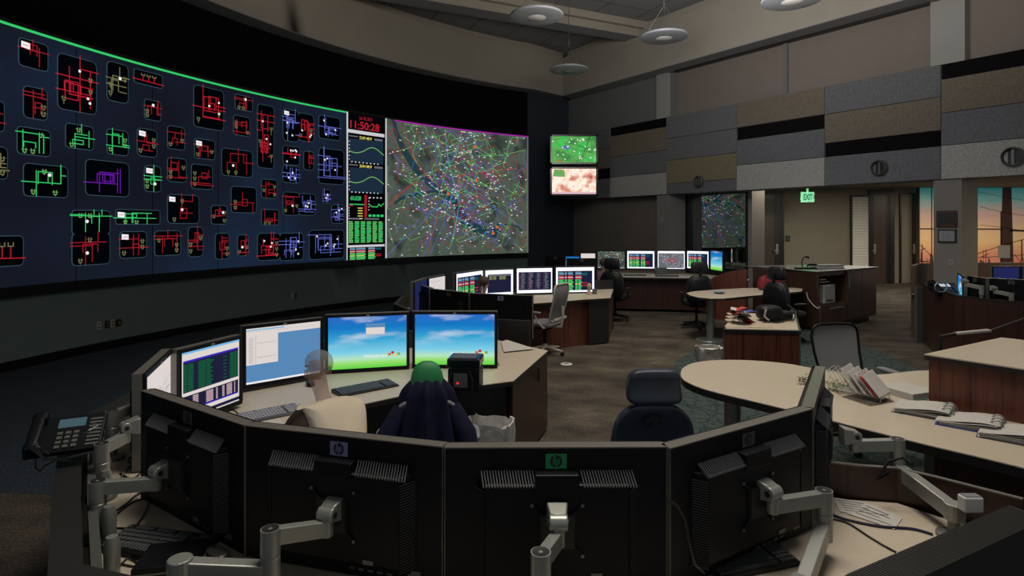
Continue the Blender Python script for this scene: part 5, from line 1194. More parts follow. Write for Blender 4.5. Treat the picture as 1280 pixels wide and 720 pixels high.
def mesh_chair(label, loc, rz, frame, group=None, ztop=1.03, bw=.23):
    t = thing('mesh_chair', label, 'chair', loc, rz, group)
    m = MB().mt(M_grayp); m.pillow((0, -.02, .47), (.5, .47, .08), .45); m.build('seat', parent=t, smooth=60)
    z0 = .52; n = 28; w, h = bw, (ztop-z0)/2; zc = (ztop+z0)/2
    def rim(a, k=1.):
        sg = lambda v, p: math.copysign(abs(v)**p, v); x = w*k*sg(math.cos(a), .38); z = h*k*sg(math.sin(a), .38); x *= 1+.08*(z/h); f = z/h
        return V(x, .25+.06*math.sin((f+.3)*1.6)-.22*x*x*2, zc+z)
    m = MB().mt(frame); m.tube([rim(2*PI*k/n) for k in range(n+1)], .013, 8); m.build('back_frame', parent=t, smooth=60)
    m = MB().mt(M_mesh); m.grid(lambda u, v: rim(2*PI*u, .02+.97*v), n, 8); m.build('mesh_back', parent=t, smooth=80)
    m = MB().mt(frame); m.tube([(0, .1, .42), (0, .28, .44), (0, .31, .6), (0, .30, .75)], .02, 8); m.bar((-.2, .26, .56), (.2, .26, .56), .02, .03); m.build('back_spine', parent=t, smooth=40)
    for s in (-1, 1):
        a = MB().mt(frame); a.tube([(s*.1, .1, .43), (s*.27, .12, .44), (s*.29, .02, .55), (s*.28, -.02, .64)], .015); a.build('arm_support', parent=t, smooth=40)
        a = MB().mt(M_grayp); a.pillow((s*.28, -.04, .66), (.08, .24, .035), .5); a.build('arm_pad', parent=t, smooth=60)
    m = MB().mt(M_blk); m.box(-.1, .1, -.1, .12, .39, .43); m.build('seat_mechanism', parent=t, bevel=.01)
    star_base(t, frame); return t
p = P(1071, 470, 5.25); mesh_chair('grey mesh-backed chair behind the wire file rack on the long desk', (p.x, p.y, 0), .15, M_blk, 'mesh chairs', 1.03)
p = P(681, 437, 9.0); mesh_chair('mesh chair with a pale frame turned left before the middle console', (p.x, p.y, 0), -PI/2-.55, mat('chair_frame_pale', (.5, .48, .42), .4), 'mesh chairs', 1.08)

# draped chair
p = P(535, 560, 3.62); jc = mesh_chair('office chair under a navy jacket, its top coloured as a green glow', (p.x, p.y, 0), PI+.12, M_grayp, None, .96, .16)
m = MB().mt(mat('chair_green_glow', (.01, .17, .05), .6)); m.pillow((0, .25, 1.03), (.19, .13, .30), .8); m.build('headrest_green_glow', parent=jc, smooth=60)  # green glow on the chair top, put into its base colour
jk = thing('draped_jacket', 'dark navy jacket draped over the chair back before the meadow screens', 'jacket', (p.x, p.y, .5), PI+.12)
M_jk = mat('jacket_navy', (.006, .007, .024), .85, spec=.2, noise=.3, nscale=18)
def jfn(u, v):
    a = 2*PI*u; f = v; hw = .10+.155*f**.7; dp = .095+.08*f; x = hw*math.cos(a); y = .25+dp*math.sin(a); fold = (.012+.022*f)*math.sin(a*9+2*f)+.012*f*math.sin(a*17)
    x += fold*math.cos(a); y += fold*math.sin(a); z = .60-.66*f+.015*math.sin(a*5)*f+.03*math.cos(a)*f
    if f < .12: k = f/.12; x *= .45+.55*k**.5; y = .25+(y-.25)*(.4+.6*k**.5); z = .60-.66*f-.0
    return V(x-.03*f, y, z)
m = MB().mt(M_jk); m.grid(jfn, 90, 26); m.build('jacket_body', parent=jk, smooth=80)
for s in (-1, 1):
    m = MB().mt(M_jk); m.tube([(s*.14, .27, .42), (s*.22, .32, .28), (s*.25, .34, .1), (s*.235, .35, -.1)], [.05, .06, .055, .045], 12); m.build('sleeve', parent=jk, smooth=80)
m = MB().mt(M_paper); m.box(.06, .10, .385, .39, -.02, .02); m.build('care_label', parent=jk)

# ================================================================== WASTE BINS
M_bag = mat('bag_liner', (.42, .41, .40), .35, noise=.15, nscale=20, bump=.6)
def bin_(label, loc, w=.34, h=.38, d=.26, rz=0.):
    t = thing('waste_bin', label, 'waste bin', loc, rz, 'bins with clear liners')
    def ring(k, z, g=0): return [(k*w/2*math.copysign(abs(math.cos(a))**.4, math.cos(a))+g*math.cos(a), k*d/2*math.copysign(abs(math.sin(a))**.4, math.sin(a))+g*math.sin(a), z) for a in [2*PI*i/28 for i in range(28)]]
    m = MB().mt(mat('bin_plastic', (.30, .28, .25), .5)); vs = ring(.8, 0)+ring(1, h)+ring(.96, h)+ring(.77, .02); n = 28
    m.add(vs, [(j*n+i, j*n+(i+1) % n, (j+1)*n+(i+1) % n, (j+1)*n+i) for j in range(3) for i in range(n)]+[tuple(range(n))[::-1], tuple(range(3*n, 4*n))]); m.build('bin_body', parent=t, smooth=50)
    r = random.Random(int(loc[0]*100)); m = MB().mt(M_bag); prof = [(1.02, h*.55), (1.05, h*.75), (1.09, h*.92), (1.07, h+.025), (.98, h+.03), (.9, h-.02), (.8, h-.1), (.7, h-.18)]
    vs = []
    for k, z in prof:
        for q in ring(k, z): j = r.uniform(-.012, .012); vs.append((q[0]+j, q[1]-j, q[2]+r.uniform(-.014, .014)))
    m.add(vs, [(j*n+i, j*n+(i+1) % n, (j+1)*n+(i+1) % n, (j+1)*n+i) for j in range(len(prof)-1) for i in range(n)]+[tuple(range((len(prof)-1)*n, len(prof)*n))]); m.build('liner', parent=t, smooth=50)
    return t
q = G(612, 529, .54); bin_('larger lined waste bin under the near console end, beside the draped chair', (q.x, q.y, 0), .32, .53, .22, -.25)
q = G(888, 436, .33); bin_('small lined waste bin beside the low rosewood cabinet', (q.x-.02, q.y, 0), .3, .33, .24)

# ================================================================== DESK ITEMS
def keyboard(label, a, b, depth=.16, keys=M_blk, body=M_cap, z=.76, side=1):
    a, b = Vector(a), Vector(b); e = (b-a).normalized(); w = (b-a).length; rz = math.atan2(e.y, e.x); c = (a+b)/2
    t = thing('keyboard', label, 'keyboard', (c.x, c.y, z), rz, 'keyboards')
    m = MB().mt(body); m.add([(-w/2, -depth/2, 0), (w/2, -depth/2, 0), (w/2, depth/2, 0), (-w/2, depth/2, 0), (-w/2, -depth/2, .012), (w/2, -depth/2, .012), (w/2, depth/2, .026), (-w/2, depth/2, .026)], [(0,3,2,1), (4,5,6,7), (0,1,5,4), (1,2,6,5), (2,3,7,6), (3,0,4,7)]); m.build('base', parent=t, bevel=.003)
    m = MB().mt(keys)
    for j in range(6):
        for i in range(20):
            if i in (15,) or (j == 5 and i % 5 == 1): continue
            x = -w/2+.012+(w-.024)*(i+.5)/20; y = -depth/2+.012+(depth-.024)*(j+.5)/6; z0 = .012+.014*(y+depth/2)/depth; kw = (w-.024)/20*.42; kd = (depth-.024)/6*.42
            m.box(x-kw, x+kw, y-kd, y+kd, z0, z0+.007)
    k = m.build('keys', parent=t); k['kind'] = 'stuff'; return t
M_key_g = mat('keys_grey', (.07, .075, .08), .5); M_key_l = mat('keys_light', (.3, .3, .34), .5)
g = lambda x, y: G(x, y, .76).xy
keyboard('dark keyboard lying before the two meadow wallpaper screens', g(420, 494), g(492, 480), .17, M_key_g)
keyboard('keyboard with pale keys before the plain blue screen', g(292, 528), g(374, 512), .17, M_key_l, M_key_g)
keyboard('black keyboard at the lower left corner of the near console', g(142, 676), g(256, 692), .16, M_key_g)
keyboard('black keyboard under the monitor angled right', g(884, 714), g(984, 694), .14, M_key_g)
def slab(name, label, cat, a, b, depth, h, m_, z=.76, bevel=.003, group=None, part='body'):
    a, b = Vector(a), Vector(b); e = (b-a).normalized(); w = (b-a).length; c = (a+b)/2; t = thing(name, label, cat, (c.x, c.y, z), math.atan2(e.y, e.x), group)
    m = MB().mt(m_); m.box(-w/2, w/2, -depth/2, depth/2, 0, h); m.build(part, parent=t, bevel=bevel); return t
t = slab('docking_box', 'black square-edged box on the tan desktop at the lower left', 'device', g(176, 708), g(252, 700), .17, .035, M_blk)
m = MB().mt(M_silver_d); m.box(-.1, .1, -.086, -.084, .01, .016); m.build('front_slot', parent=t)
t = slab('speaker_panel', 'long black keypad strip with a red light beside the lower left keyboard', 'device', g(125, 683), g(192, 697), .06, .02, M_blk)
m = MB().mt(M_key_g)
for k in range(12): m.box(-.1+.017*k, -.09+.017*k, -.012, .012, .02, .026)
m.build('keys', parent=t); m = MB().mt(emi('red_led', (255, 50, 40), .5)); m.box(-.1, -.07, .016, .024, .02, .022); m.build('indicator_light', parent=t)
q = G(272, 698, .76); t = thing('mouse', 'silver grey mouse beside the black box at the lower left', 'mouse', q, .9); m = MB().mt(M_silver_d); m.pillow((0, 0, .016), (.06, .11, .034), .7); m.build('shell', parent=t, smooth=60); m = MB().mt(M_cap); m.box(-.002, .002, .015, .045, .028, .034); m.build('scroll_wheel', parent=t)
q = G(388, 482, .76); t = thing('mouse', 'dark mouse behind the beige-shirted person, below the blue screen', 'mouse', q, .5); m = MB().mt(M_blk); m.pillow((0, 0, .016), (.06, .11, .034), .7); m.build('shell', parent=t, smooth=60); m = MB().mt(M_cap); m.box(-.002, .002, .015, .045, .028, .034); m.build('scroll_wheel', parent=t)
def sheet(label, pts, z=.762, m_=M_paper, lines=0, name='paper_sheet'):
    ps = [G(x, y, z).xy for x, y in pts]; c = sum(ps, Vector((0, 0)))/len(ps); t = thing(name, label, 'paper', (c.x, c.y, z))
    m = MB().mt(m_); m.prism([tuple(p) for p in ps], z, z+.002); m.build('sheet', parent=t, world=True)
    if lines:
        m = MB().mt(M_ink); r = random.Random(len(label))
        for k in range(lines):
            s0 = (k+1)/(lines+1); a = ps[0].lerp(ps[3], s0); b = ps[1].lerp(ps[2], s0); a2, b2 = a.lerp(b, .12), a.lerp(b, r.uniform(.6, .9)); m.bar((a2.x, a2.y, z+.0026), (b2.x, b2.y, z+.0026), .004, .001)
        m.build('printed_lines', parent=t, world=True)
    return t
sheet('printed paper sheet on the desktop beside the long sloping monitor arm', [(1040, 622), (1078, 628), (1126, 650), (1050, 640)], lines=5)
sheet('pale blue-edged sheet beside the printed one on the lower right desktop', [(1082, 628), (1128, 648), (1118, 662), (1058, 642)], .7625, M_paper, 4)
sheet('cream envelope beside the lower left keyboard', [(212, 662), (226, 660), (242, 674), (230, 678)], .764, mat('cream_paper', (.6, .5, .32), .8))
sheet('white paper lying on the tan end of the near console', [(626, 427), (634, 425), (668, 436), (630, 440)], .772)
sheet('loose white sheets by the pale-keyed keyboard', [(322, 528), (350, 523), (360, 532), (330, 538)], .764)
# leaning cards
t = thing('folded_card', 'cream folded card standing beside the meadow screen', 'card', G(612, 458, .76)); m = MB().mt(M_tan)
m.add([(-.05, 0, 0), (.09, .02, 0), (-.03, .06, .2), (-.05, .004, 0), (.09, .024, 0), (-.03, .064, .2)], [(0,1,2), (5,4,3), (0,3,4,1), (1,4,5,2), (2,5,3,0)]); m.build('card_face', parent=t)
# black box with red light
q = G(581, 489, .76); t = thing('equipment_case', 'black case with red light standing beside the draped chair', 'case', (q.x, q.y+.09, .76), -.1)
m = MB().mt(M_blk); m.box(-.115, .115, -.1, .1, 0, .16); m.mt(M_blk_gloss); m.box(-.12, .12, -.11, .1, .17, .235); m.build('body', parent=t, bevel=.012); m = MB().mt(M_key_g); m.box(-.09, .09, -.085, .075, .235, .238); m.build('lid_recess', parent=t); m = MB().mt(M_key_g); m.box(-.07, .03, -.105, -.1, .03, .13); m.build('side_pocket', parent=t); m = MB().mt(emi('red_dot', (240, 40, 50), 1)); m.cyl((-.04, -.109, .06), (-.04, -.104, .06), .009); m.build('indicator_light', parent=t)
for k, pts in enumerate(([(.05, -.12, .15), (.075, -.14, .09), (.07, -.14, .01)], [(-.08, -.12, .15), (-.1, -.13, .08), (-.06, -.14, .005)])):
    m = MB().mt(M_cap); m.tube(pts, .004, 6); m.build('cord', parent=t)
# binders on the long desk
def open_binder(label, x, y, rz, seed):
    q = G(x, y, .76); t = thing('ring_binder', label, 'binder', q, rz, 'open ring binders on the long desk'); r = random.Random(seed)
    m = MB().mt(M_blue if seed == 2 else M_ink); m.box(-.19, .16, -.13, .13, 0, .004); m.build('cover', parent=t)
    m = MB().mt(M_paper)
    for k in range(5):
        a = r.uniform(-.008, .008); 
        m.grid(lambda u, v, a=a, k=k: V(-.18+.29*u+a, -.125+.245*v+a, .005+.007*k+.018*math.sin(u*PI*.55)+.006*math.sin(u*5+k)), 10, 3)
    m.box(-.17, .1, -.118, .112, .004, .03); m.build('pages', parent=t, smooth=50)
    for yy in (-.07, 0, .07):
        m = MB().mt(M_silver); m.tube([(.095+.035*math.cos(a), yy, .022+.050*math.sin(a)) for a in [PI*k/10 for k in range(-1, 12)]], .005, 6); m.build('ring', parent=t, smooth=60)
    m = MB().mt(M_silver_d); m.box(.10, .125, -.12, .12, .004, .012); m.build('spine_bar', parent=t); return t
open_binder('open ring binder nearest the wire rack, green cord behind it', 1163, 517, -.75, 1)
open_binder('open ring binder, middle of the three below the hutch', 1221, 533, -.75, 2)
open_binder('open ring binder cut by the right edge, below the hutch', 1277, 549, -.75, 3)
q = G(1134, 493, .76); t = thing('closed_binder', 'closed white binder lying between the wire rack and the hutch', 'binder', q, .35)
m = MB().mt(M_paper); m.box(-.12, .13, -.13, .13, 0, .003); m.box(-.12, .13, -.13, .13, .042, .046); m.box(-.123, -.12, -.13, .13, 0, .046); m.build('cover', parent=t); m = MB().mt(mat('pages_blue', (.35, .38, .45), .7)); m.box(-.115, .12, -.125, .12, .004, .041); m.build('pages', parent=t)
m = MB().mt(mat('cord_green', (.01, .14, .10), .5)); m.tube([G(1126, 516, .77), G(1132, 505, .77), G(1150, 499, .775), G(1160, 500, .775)], .004); tag(m.build('green_cord', smooth=60), 'thin green cord lying behind the first open binder', 'cord')
# wire rack with papers
q = G(1082, 497, .76); t = thing('wire_file_rack', 'white wire file rack holding papers on a dark mat', 'file rack', (q.x, q.y, .765), -.9)
M_wire = mat('wire_white', (.5, .49, .46), .35, .2)
for k in range(9):
    x = -.14+.03*k; sl = .09; m = MB().mt(M_wire); m.tube([(x, -.07, .03), (x-sl, -.05, .15+.006*k*0), (x-sl, .05, .17), (x, .07, .04)], .0028, 6); m.build('wire_divider', parent=t)
m = MB().mt(M_wire)
m.tube([(-.16, -.07, .03), (.13, -.07, .03), (.13, .07, .04), (-.16, .07, .04), (-.16, -.07, .03)], .003, 6)
for sx in (-.14, .12): m.tube([(sx, -.07, .03), (sx, -.08, 0)], .003, 6); m.tube([(sx, .07, .04), (sx, .08, 0)], .003, 6)
for k in range(6): m.tube([(-.23, -.05, .15-.02*k+.0), (.03, -.05, .15-.02*k)] if k == 0 else [(-.15, -.07+.025*k, .033), (.13, -.07+.025*k, .033)], .0025, 6)
m.build('wire_frame', parent=t)
def leaf(x, dy, hh, col, nm):
    m = MB().mt(col); m.add([(x, -.1, .04), (x-.11, -.09, .18+hh), (x-.11, .08, .2+hh), (x, .09, .05), (x+.004, -.1, .04), (x-.106, -.09, .18+hh), (x-.106, .08, .2+hh), (x+.004, .09, .05)], [(0,1,2,3), (7,6,5,4), (0,4,5,1), (1,5,6,2), (2,6,7,3), (3,7,4,0)]); m.build(nm, parent=t)
leaf(-.02, 0, .0, M_paper, 'filed_paper'); leaf(.03, 0, -.01, M_paper, 'filed_paper'); leaf(.08, 0, -.015, mat('magazine', (.42, .36, .36), .5, noise=.6, nscale=40), 'filed_magazine'); leaf(.105, 0, -.03, M_red, 'filed_folder'); leaf(.12, 0, -.02, M_paper, 'filed_paper')
mt_ = sheet('dark patterned mat under the wire file rack', [(1052, 496), (1088, 490), (1118, 502), (1088, 508)], .7605, mat('mat_brown', (.09, .065, .045), .8, noise=.7, nscale=60), name='desk_mat')
# green bundle
q = G(1046, 488, .76); t = thing('leafy_bundle', 'green and red leafy bundle lying behind the edge-on monitor', 'bundle', (q.x, q.y, .765))
r = random.Random(4)
def leaves(t, n, sx, sy, sz, x0=0, y0=0):
    for c, nm in ((mat('leaf_green', (.05, .16, .04), .6), 'green_leaves'), (mat('leaf_pale', (.22, .30, .12), .6), 'pale_leaves'), (M_red, 'red_bits')):
        m = MB().mt(c)
        for k in range(n if c is not M_red else n//3):
            p = V(x0+r.gauss(0, sx), y0+r.gauss(0, sy), abs(r.gauss(0, sz))+.005); d = V(r.uniform(-1, 1), r.uniform(-1, 1), r.uniform(0, .8)).normalized()*.022; s_ = d.cross(V(0, 0, 1))*.45; m.add([p, p+d*.5+s_, p+d, p+d*.5-s_, p+V(0, 0, .003)+d*.5], [(0, 1, 4), (1, 2, 4), (2, 3, 4), (3, 0, 4)])
        o = m.build(nm, parent=t); o['kind'] = 'stuff'
leaves(t, 60, .04, .035, .03)
q = G(1008, 480, .76); t = thing('leafy_bundle', 'small green and red leafy bundle on the peninsula table', 'bundle', (q.x, q.y, .765)); leaves(t, 40, .035, .02, .018)
# clutter on the low cabinet
q = G(932, 404, .765); t = thing('mail_bundle', 'heap of red, white and navy papers on the low rosewood cabinet', 'papers', (q.x, q.y, .765)); r = random.Random(9)
for k in range(11):
    c = [M_red, M_paper, M_blue, M_ink, M_paper][k % 5]; m = MB().mt(c); rot = Matrix.Translation((r.uniform(-.1, .1), r.uniform(-.14, .16), .035+.012*k)) @ Matrix.Rotation(r.uniform(0, PI), 4, 'Z') @ Matrix.Rotation(r.uniform(-.5, .5), 4, 'Y') @ Matrix.Rotation(r.uniform(-.25, .25), 4, 'X'); m.M = rot
    m.grid(lambda u, v: V(-.09+.18*u, -.06+.12*v, .012*math.sin(u*PI)), 6, 2); m.M = rot @ Matrix.Translation((0, 0, -.006)); m.grid(lambda u, v: V(-.09+.18*u, -.06+.12*v, .012*math.sin(u*PI)), 6, 2); m.build('folded_paper', parent=t)
q = G(966, 402, .765); t = thing('camera_bag', 'black bag with straps lying on the low rosewood cabinet', 'bag', (q.x, q.y+.1, .76)); m = MB().mt(M_leather_d); m.pillow((0, 0, .10), (.30, .26, .19), .6); m.pillow((.2, .05, .06), (.2, .2, .12), .6); m.build('body', parent=t, smooth=60)
m = MB().mt(M_cap); m.tube([(-.1, -.12, .1), (-.16, -.16, .02), (.0, -.2, .01), (.12, -.14, .02), (.25, -.12, .03), (.33, -.02, .12), (.24, .05, .2)], .01); m.build('strap', parent=t, smooth=60); m = MB().mt(M_paper); m.tube([(-.1, -.14, .16), (-.13, -.16, .08), (-.08, -.17, .03)], .012); m.build('pale_strap', parent=t, smooth=60)
sheet('pale folder with a red corner on the low rosewood cabinet', [(908, 405), (966, 406), (966, 410), (906, 409)], .763, M_tan)
for k, y in enumerate((393.5, 397.5, 401.5)):
    t = slab('paper_stack', 'small pale paper stack on the low cabinet, '+['rearmost', 'middle', 'frontmost'][k]+' of three', 'papers', G(909.5-1.2*k, y, .765).xy, G(919-k, y+.2, .765).xy, .16, .02, M_tan, .762, group='paper stacks on the low cabinet')
# red bag
q = P(951, 360, 11.3); t = thing('red_bag', 'dark red soft bag standing on the far peninsula table', 'bag', (q.x, q.y-.35, .76)); M_rb = mat('bag_red', (.17, .008, .012), .6, noise=.3, nscale=10)
def rb(p): q = p.copy(); q.x *= 1-.25*(p.z/.3+.4); q.y *= 1-.3*(p.z/.3+.4); return q
m = MB().mt(M_rb); m.pillow((0, 0, .13), (.42, .22, .27), .5, 24, 14, rb); m.build('body', parent=t, smooth=60); m = MB().mt(mat('bag_red_dark', (.05, .004, .008), .6)); m.pillow((.2, .1, .12), (.32, .22, .25), .5, 24, 14, rb); m.build('side_pouch', parent=t, smooth=60)
for s in (-.07,): m = MB().mt(M_rb); m.tube([(-.1, s, .22), (-.07, s-.02, .30), (.05, s-.02, .30), (.09, s, .22)], .01); m.build('handle', parent=t, smooth=60)
q = G(899, 367, .76); t = thing('shallow_bowl', 'pale blue shallow bowl on the far peninsula table', 'bowl', (q.x, q.y, .76)); m = MB().mt(mat('bowl_blue', (.14, .22, .27), .4)); m.lathe([(.06, 0), (.1, .03), (.105, .03), (.065, .006), (0, .006)], 24); m.build('bowl_body', parent=t, smooth=40)
# desk phones
def phone(label, loc, rz, tilt=.35, lit=(150, 190, 200), s=1., cord=True):
    t = thing('desk_phone', label, 'telephone', loc, rz, 'desk phones')
    R_ = Matrix.Rotation(tilt, 4, 'X') @ Matrix.Scale(s, 4)
    m = MB().mt(M_blk); m.M = R_; m.box(-.13, .13, -.1, .1, .02, .045); m.M = Matrix.Scale(s, 4); m.box(-.1, .1, 0, .09, 0, .04); m.build('phone_body', parent=t, bevel=.008)
    m = MB().mt(M_silver_d); m.M = R_
    for j in range(4):
        for i in range(3): m.box(-.03+.028*i, -.012+.028*i, -.085+.024*j, -.07+.024*j, .045, .052)
    for i in range(8): m.box(.075+.0, .12, -.085+.02*i, -.075+.02*i, .045, .05)
    m.build('buttons', parent=t)
    m = MB().mt(emi('lcd_%d' % lit[0], lit, .6)); m.M = R_; m.box(-.035, .06, .03, .075, .046, .05); m.build('display', parent=t)
    m = MB().mt(M_blk); m.M = R_; m.pillow((-.1, 0, .075), (.045, .2, .03), .6); m.pillow((-.1, .08, .06), (.055, .05, .05), .5); m.pillow((-.1, -.08, .06), (.055, .05, .05), .5); m.build('handset', parent=t, smooth=60)
    m = MB().mt(M_cap); m.M = Matrix.Scale(s, 4); m.tube([V(-.1+.012*math.cos(k*1.3)+.002*k, -.10-.004*k, .03+.012*math.sin(k*1.3)) for k in range(40)], .003, 5); m.build('coiled_cord', parent=t); return t
pp = P(85, 545, 2.62)
ph = phone('desk phone with lit display held out on a bracket at the far left', (pp.x, pp.y, pp.z-.02), .45, .5, (84, 110, 122), 1.05)
m = MB().mt(M_silver_d); m.tube([P(56, 570, 2.6), P(80, 562, 2.6), P(112, 538, 2.62), P(122, 532, 2.66)], .004); m.tube([P(52, 575, 2.55), P(85, 572, 2.55), P(122, 563, 2.58)], .004); m.tube([P(118, 528, 2.68), P(118, 600, 2.66)], .018); m.tube([P(122, 533, 2.66), P(100, 545, 2.64), P(90, 552, 2.62)], .012); m.build('bracket', parent=ph, world=True)
m = MB().mt(M_cap); m.tube([P(45, 568, 2.55), P(44, 585, 2.55), P(50, 589, 2.55), P(56, 582, 2.5), P(70, 575, 2.5), P(90, 576, 2.5)], .003); m.build('loose_cord', parent=ph, world=True)
q = P(1181, 359, 8.95); phone('desk phone with white lit display on the dark right console', (q.x, q.y, .945), -.1, .5, (230, 240, 250), 1.5)
m = MB().mt(M_silver); m.tube([P(1176, 359, 8.6)+V(.09*math.cos(a), 0, .06*math.sin(a)*1.2) for a in [k*.6 for k in range(22)]], .008); tag(m.build('coiled_handset_cord', smooth=60), 'pale coiled cord below the lit desk phone on the right console', 'cord')
# strip and wand before the right console
a, b = P(1195, 417, 6.9), P(1237, 413, 6.9); m = MB().mt(M_paper); m.bar(a, b, .07, .03); o = m.build('pale_armrest', bevel=.008); 
tag(o, 'thin pale strip sticking out before the dark right console', 'armrest'); m = MB().mt(M_silver_d); m.tube([b, P(1285, 396, 7.0)], .008); m.build('thin_rod', parent=o); m = MB().mt(M_cap); m.tube([a, V(a.x-.1, a.y+.1, a.z-.05), V(a.x-.12, a.y+.1, 0)], .02); m.build('support_post', parent=o)
# odds on consoles
q = P(739, 378, 10.2); t = thing('figurine', 'small tan figurine at the right end of the middle console', 'figurine', (q.x-.03, 10.25, .76)); m = MB().mt(M_tan); m.lathe([(.05, 0), (.05, .03), (.025, .05), (.03, .1), (.045, .14), (.03, .18), (.0, .2)], 16); m.build('body', parent=t, smooth=60); m = MB().mt(M_silver_d); m.lathe([(.04, .0), (.04, .09), (.0, .09)], 14, (.1, .03, 0)); m.build('cup', parent=t, smooth=40)
for k, (x, y, w, lab) in enumerate(((795, 345, .5, 'dark keyboard strip under the table chart screen, far console'), (835, 346, .5, 'dark keyboard strip under the grey screen, far console'))):
    q = G(x, y, .79); slab('keyboard_strip', lab, 'keyboard', (q.x-w/2, q.y+.1), (q.x+w/2, q.y+.1), .16, .03, M_key_g, .79)
for k, (x, lab) in enumerate(((827, 'small silver box on the far console under the grey screen'), (806, 'pale papers on the far console under the table chart screen'))):
    q = G(x, 343.5, .79); slab('small_box' if k == 0 else 'paper_pile', lab, 'box' if k == 0 else 'papers', (q.x-.12, q.y+.15), (q.x+.14, q.y+.15), .2, .16 if k == 0 else .02, M_silver_d if k == 0 else M_tan, .79)
# cables on the desktops
def cable(label, pts, r_=.004, m_=M_cap, z=.765, smooth=True):
    ps = [G(x, y, z) for x, y in pts]; out = []
    for i in range(len(ps)-1):
        a, b, c, d = ps[max(i-1, 0)], ps[i], ps[i+1], ps[min(i+2, len(ps)-1)]
        for k in range(6):
            t_ = k/6; out.append(.5*((2*b)+(-a+c)*t_+(2*a-5*b+4*c-d)*t_*t_+(-a+3*b-3*c+d)*t_**3))
    out.append(ps[-1]); m = MB().mt(m_); m.tube(out, r_, 6); tag(m.build('cable', smooth=60), label, 'cable', 'loose cables on the near console')
cable('thick dark blue cable crossing the lower right desktop', [(1036, 642), (1060, 650), (1100, 658), (1140, 661), (1166, 668)], .006, mat('cable_blue', (.015, .018, .05), .5))
cable('thin black cable curving across the lower right desktop', [(1038, 648), (1060, 654), (1085, 670), (1105, 682), (1120, 690)], .0035)
cable('black cable curling past the lower left keyboard', [(130, 650), (122, 662), (150, 660), (178, 665), (182, 680), (170, 694)], .0035)
cable('cable looping below the lower left keyboard', [(130, 690), (150, 704), (175, 708), (160, 698), (145, 714)], .003)
cable('dark cable running from the leftmost monitor to the arm post', [(135, 645), (155, 632), (172, 618), (190, 612)], .005)
cable('thick cable bundle below the leftmost monitor arm', [(138, 650), (165, 628), (185, 625), (182, 640), (172, 655)], .004)
cable('grey cable on the desktop left of the leftmost monitor', [(150, 600), (160, 585), (175, 570), (168, 560)], .004, M_grayp)
cable('black cable behind the farthest left monitor arm', [(150, 592), (165, 598), (176, 588), (160, 575), (176, 566)], .004)
cable('black cord by the green text monitor', [(276, 520), (290, 512), (300, 518), (318, 522), (300, 528)], .003)
m = MB().mt(M_cap); m.tube([P(835, 625, 1.8), P(846, 632, 1.8), P(856, 650, 1.79), P(862, 680, 1.79), P(868, 705, 1.8), P(880, 716, 1.9)], .004); tag(m.build('hanging_cable', smooth=60), 'black cable hanging at the left edge of the monitor angled right', 'cable')
m = MB().mt(M_blk); m.tube([P(1112, 590, 2.5), P(1096, 600, 2.5), P(1110, 577, 2.5), P(1128, 572, 2.5), P(1140, 580, 2.42)], .006); tag(m.build('hanging_cable', smooth=60), 'black cable tied round the long sloping monitor arm', 'cable')
q = P(1213, 640, 2.17); t = thing('arm_clamp', 'small white clamp on the ribbed partition at lower right', 'clamp', (q.x, q.y, .905)); m = MB().mt(M_white_p); m.box(-.035, .035, -.02, .02, .0, .055); m.build('block', parent=t, bevel=.005); m = MB().mt(M_grayp); m.box(-.03, .03, -.015, .015, .055, .058); m.build('cap', parent=t)

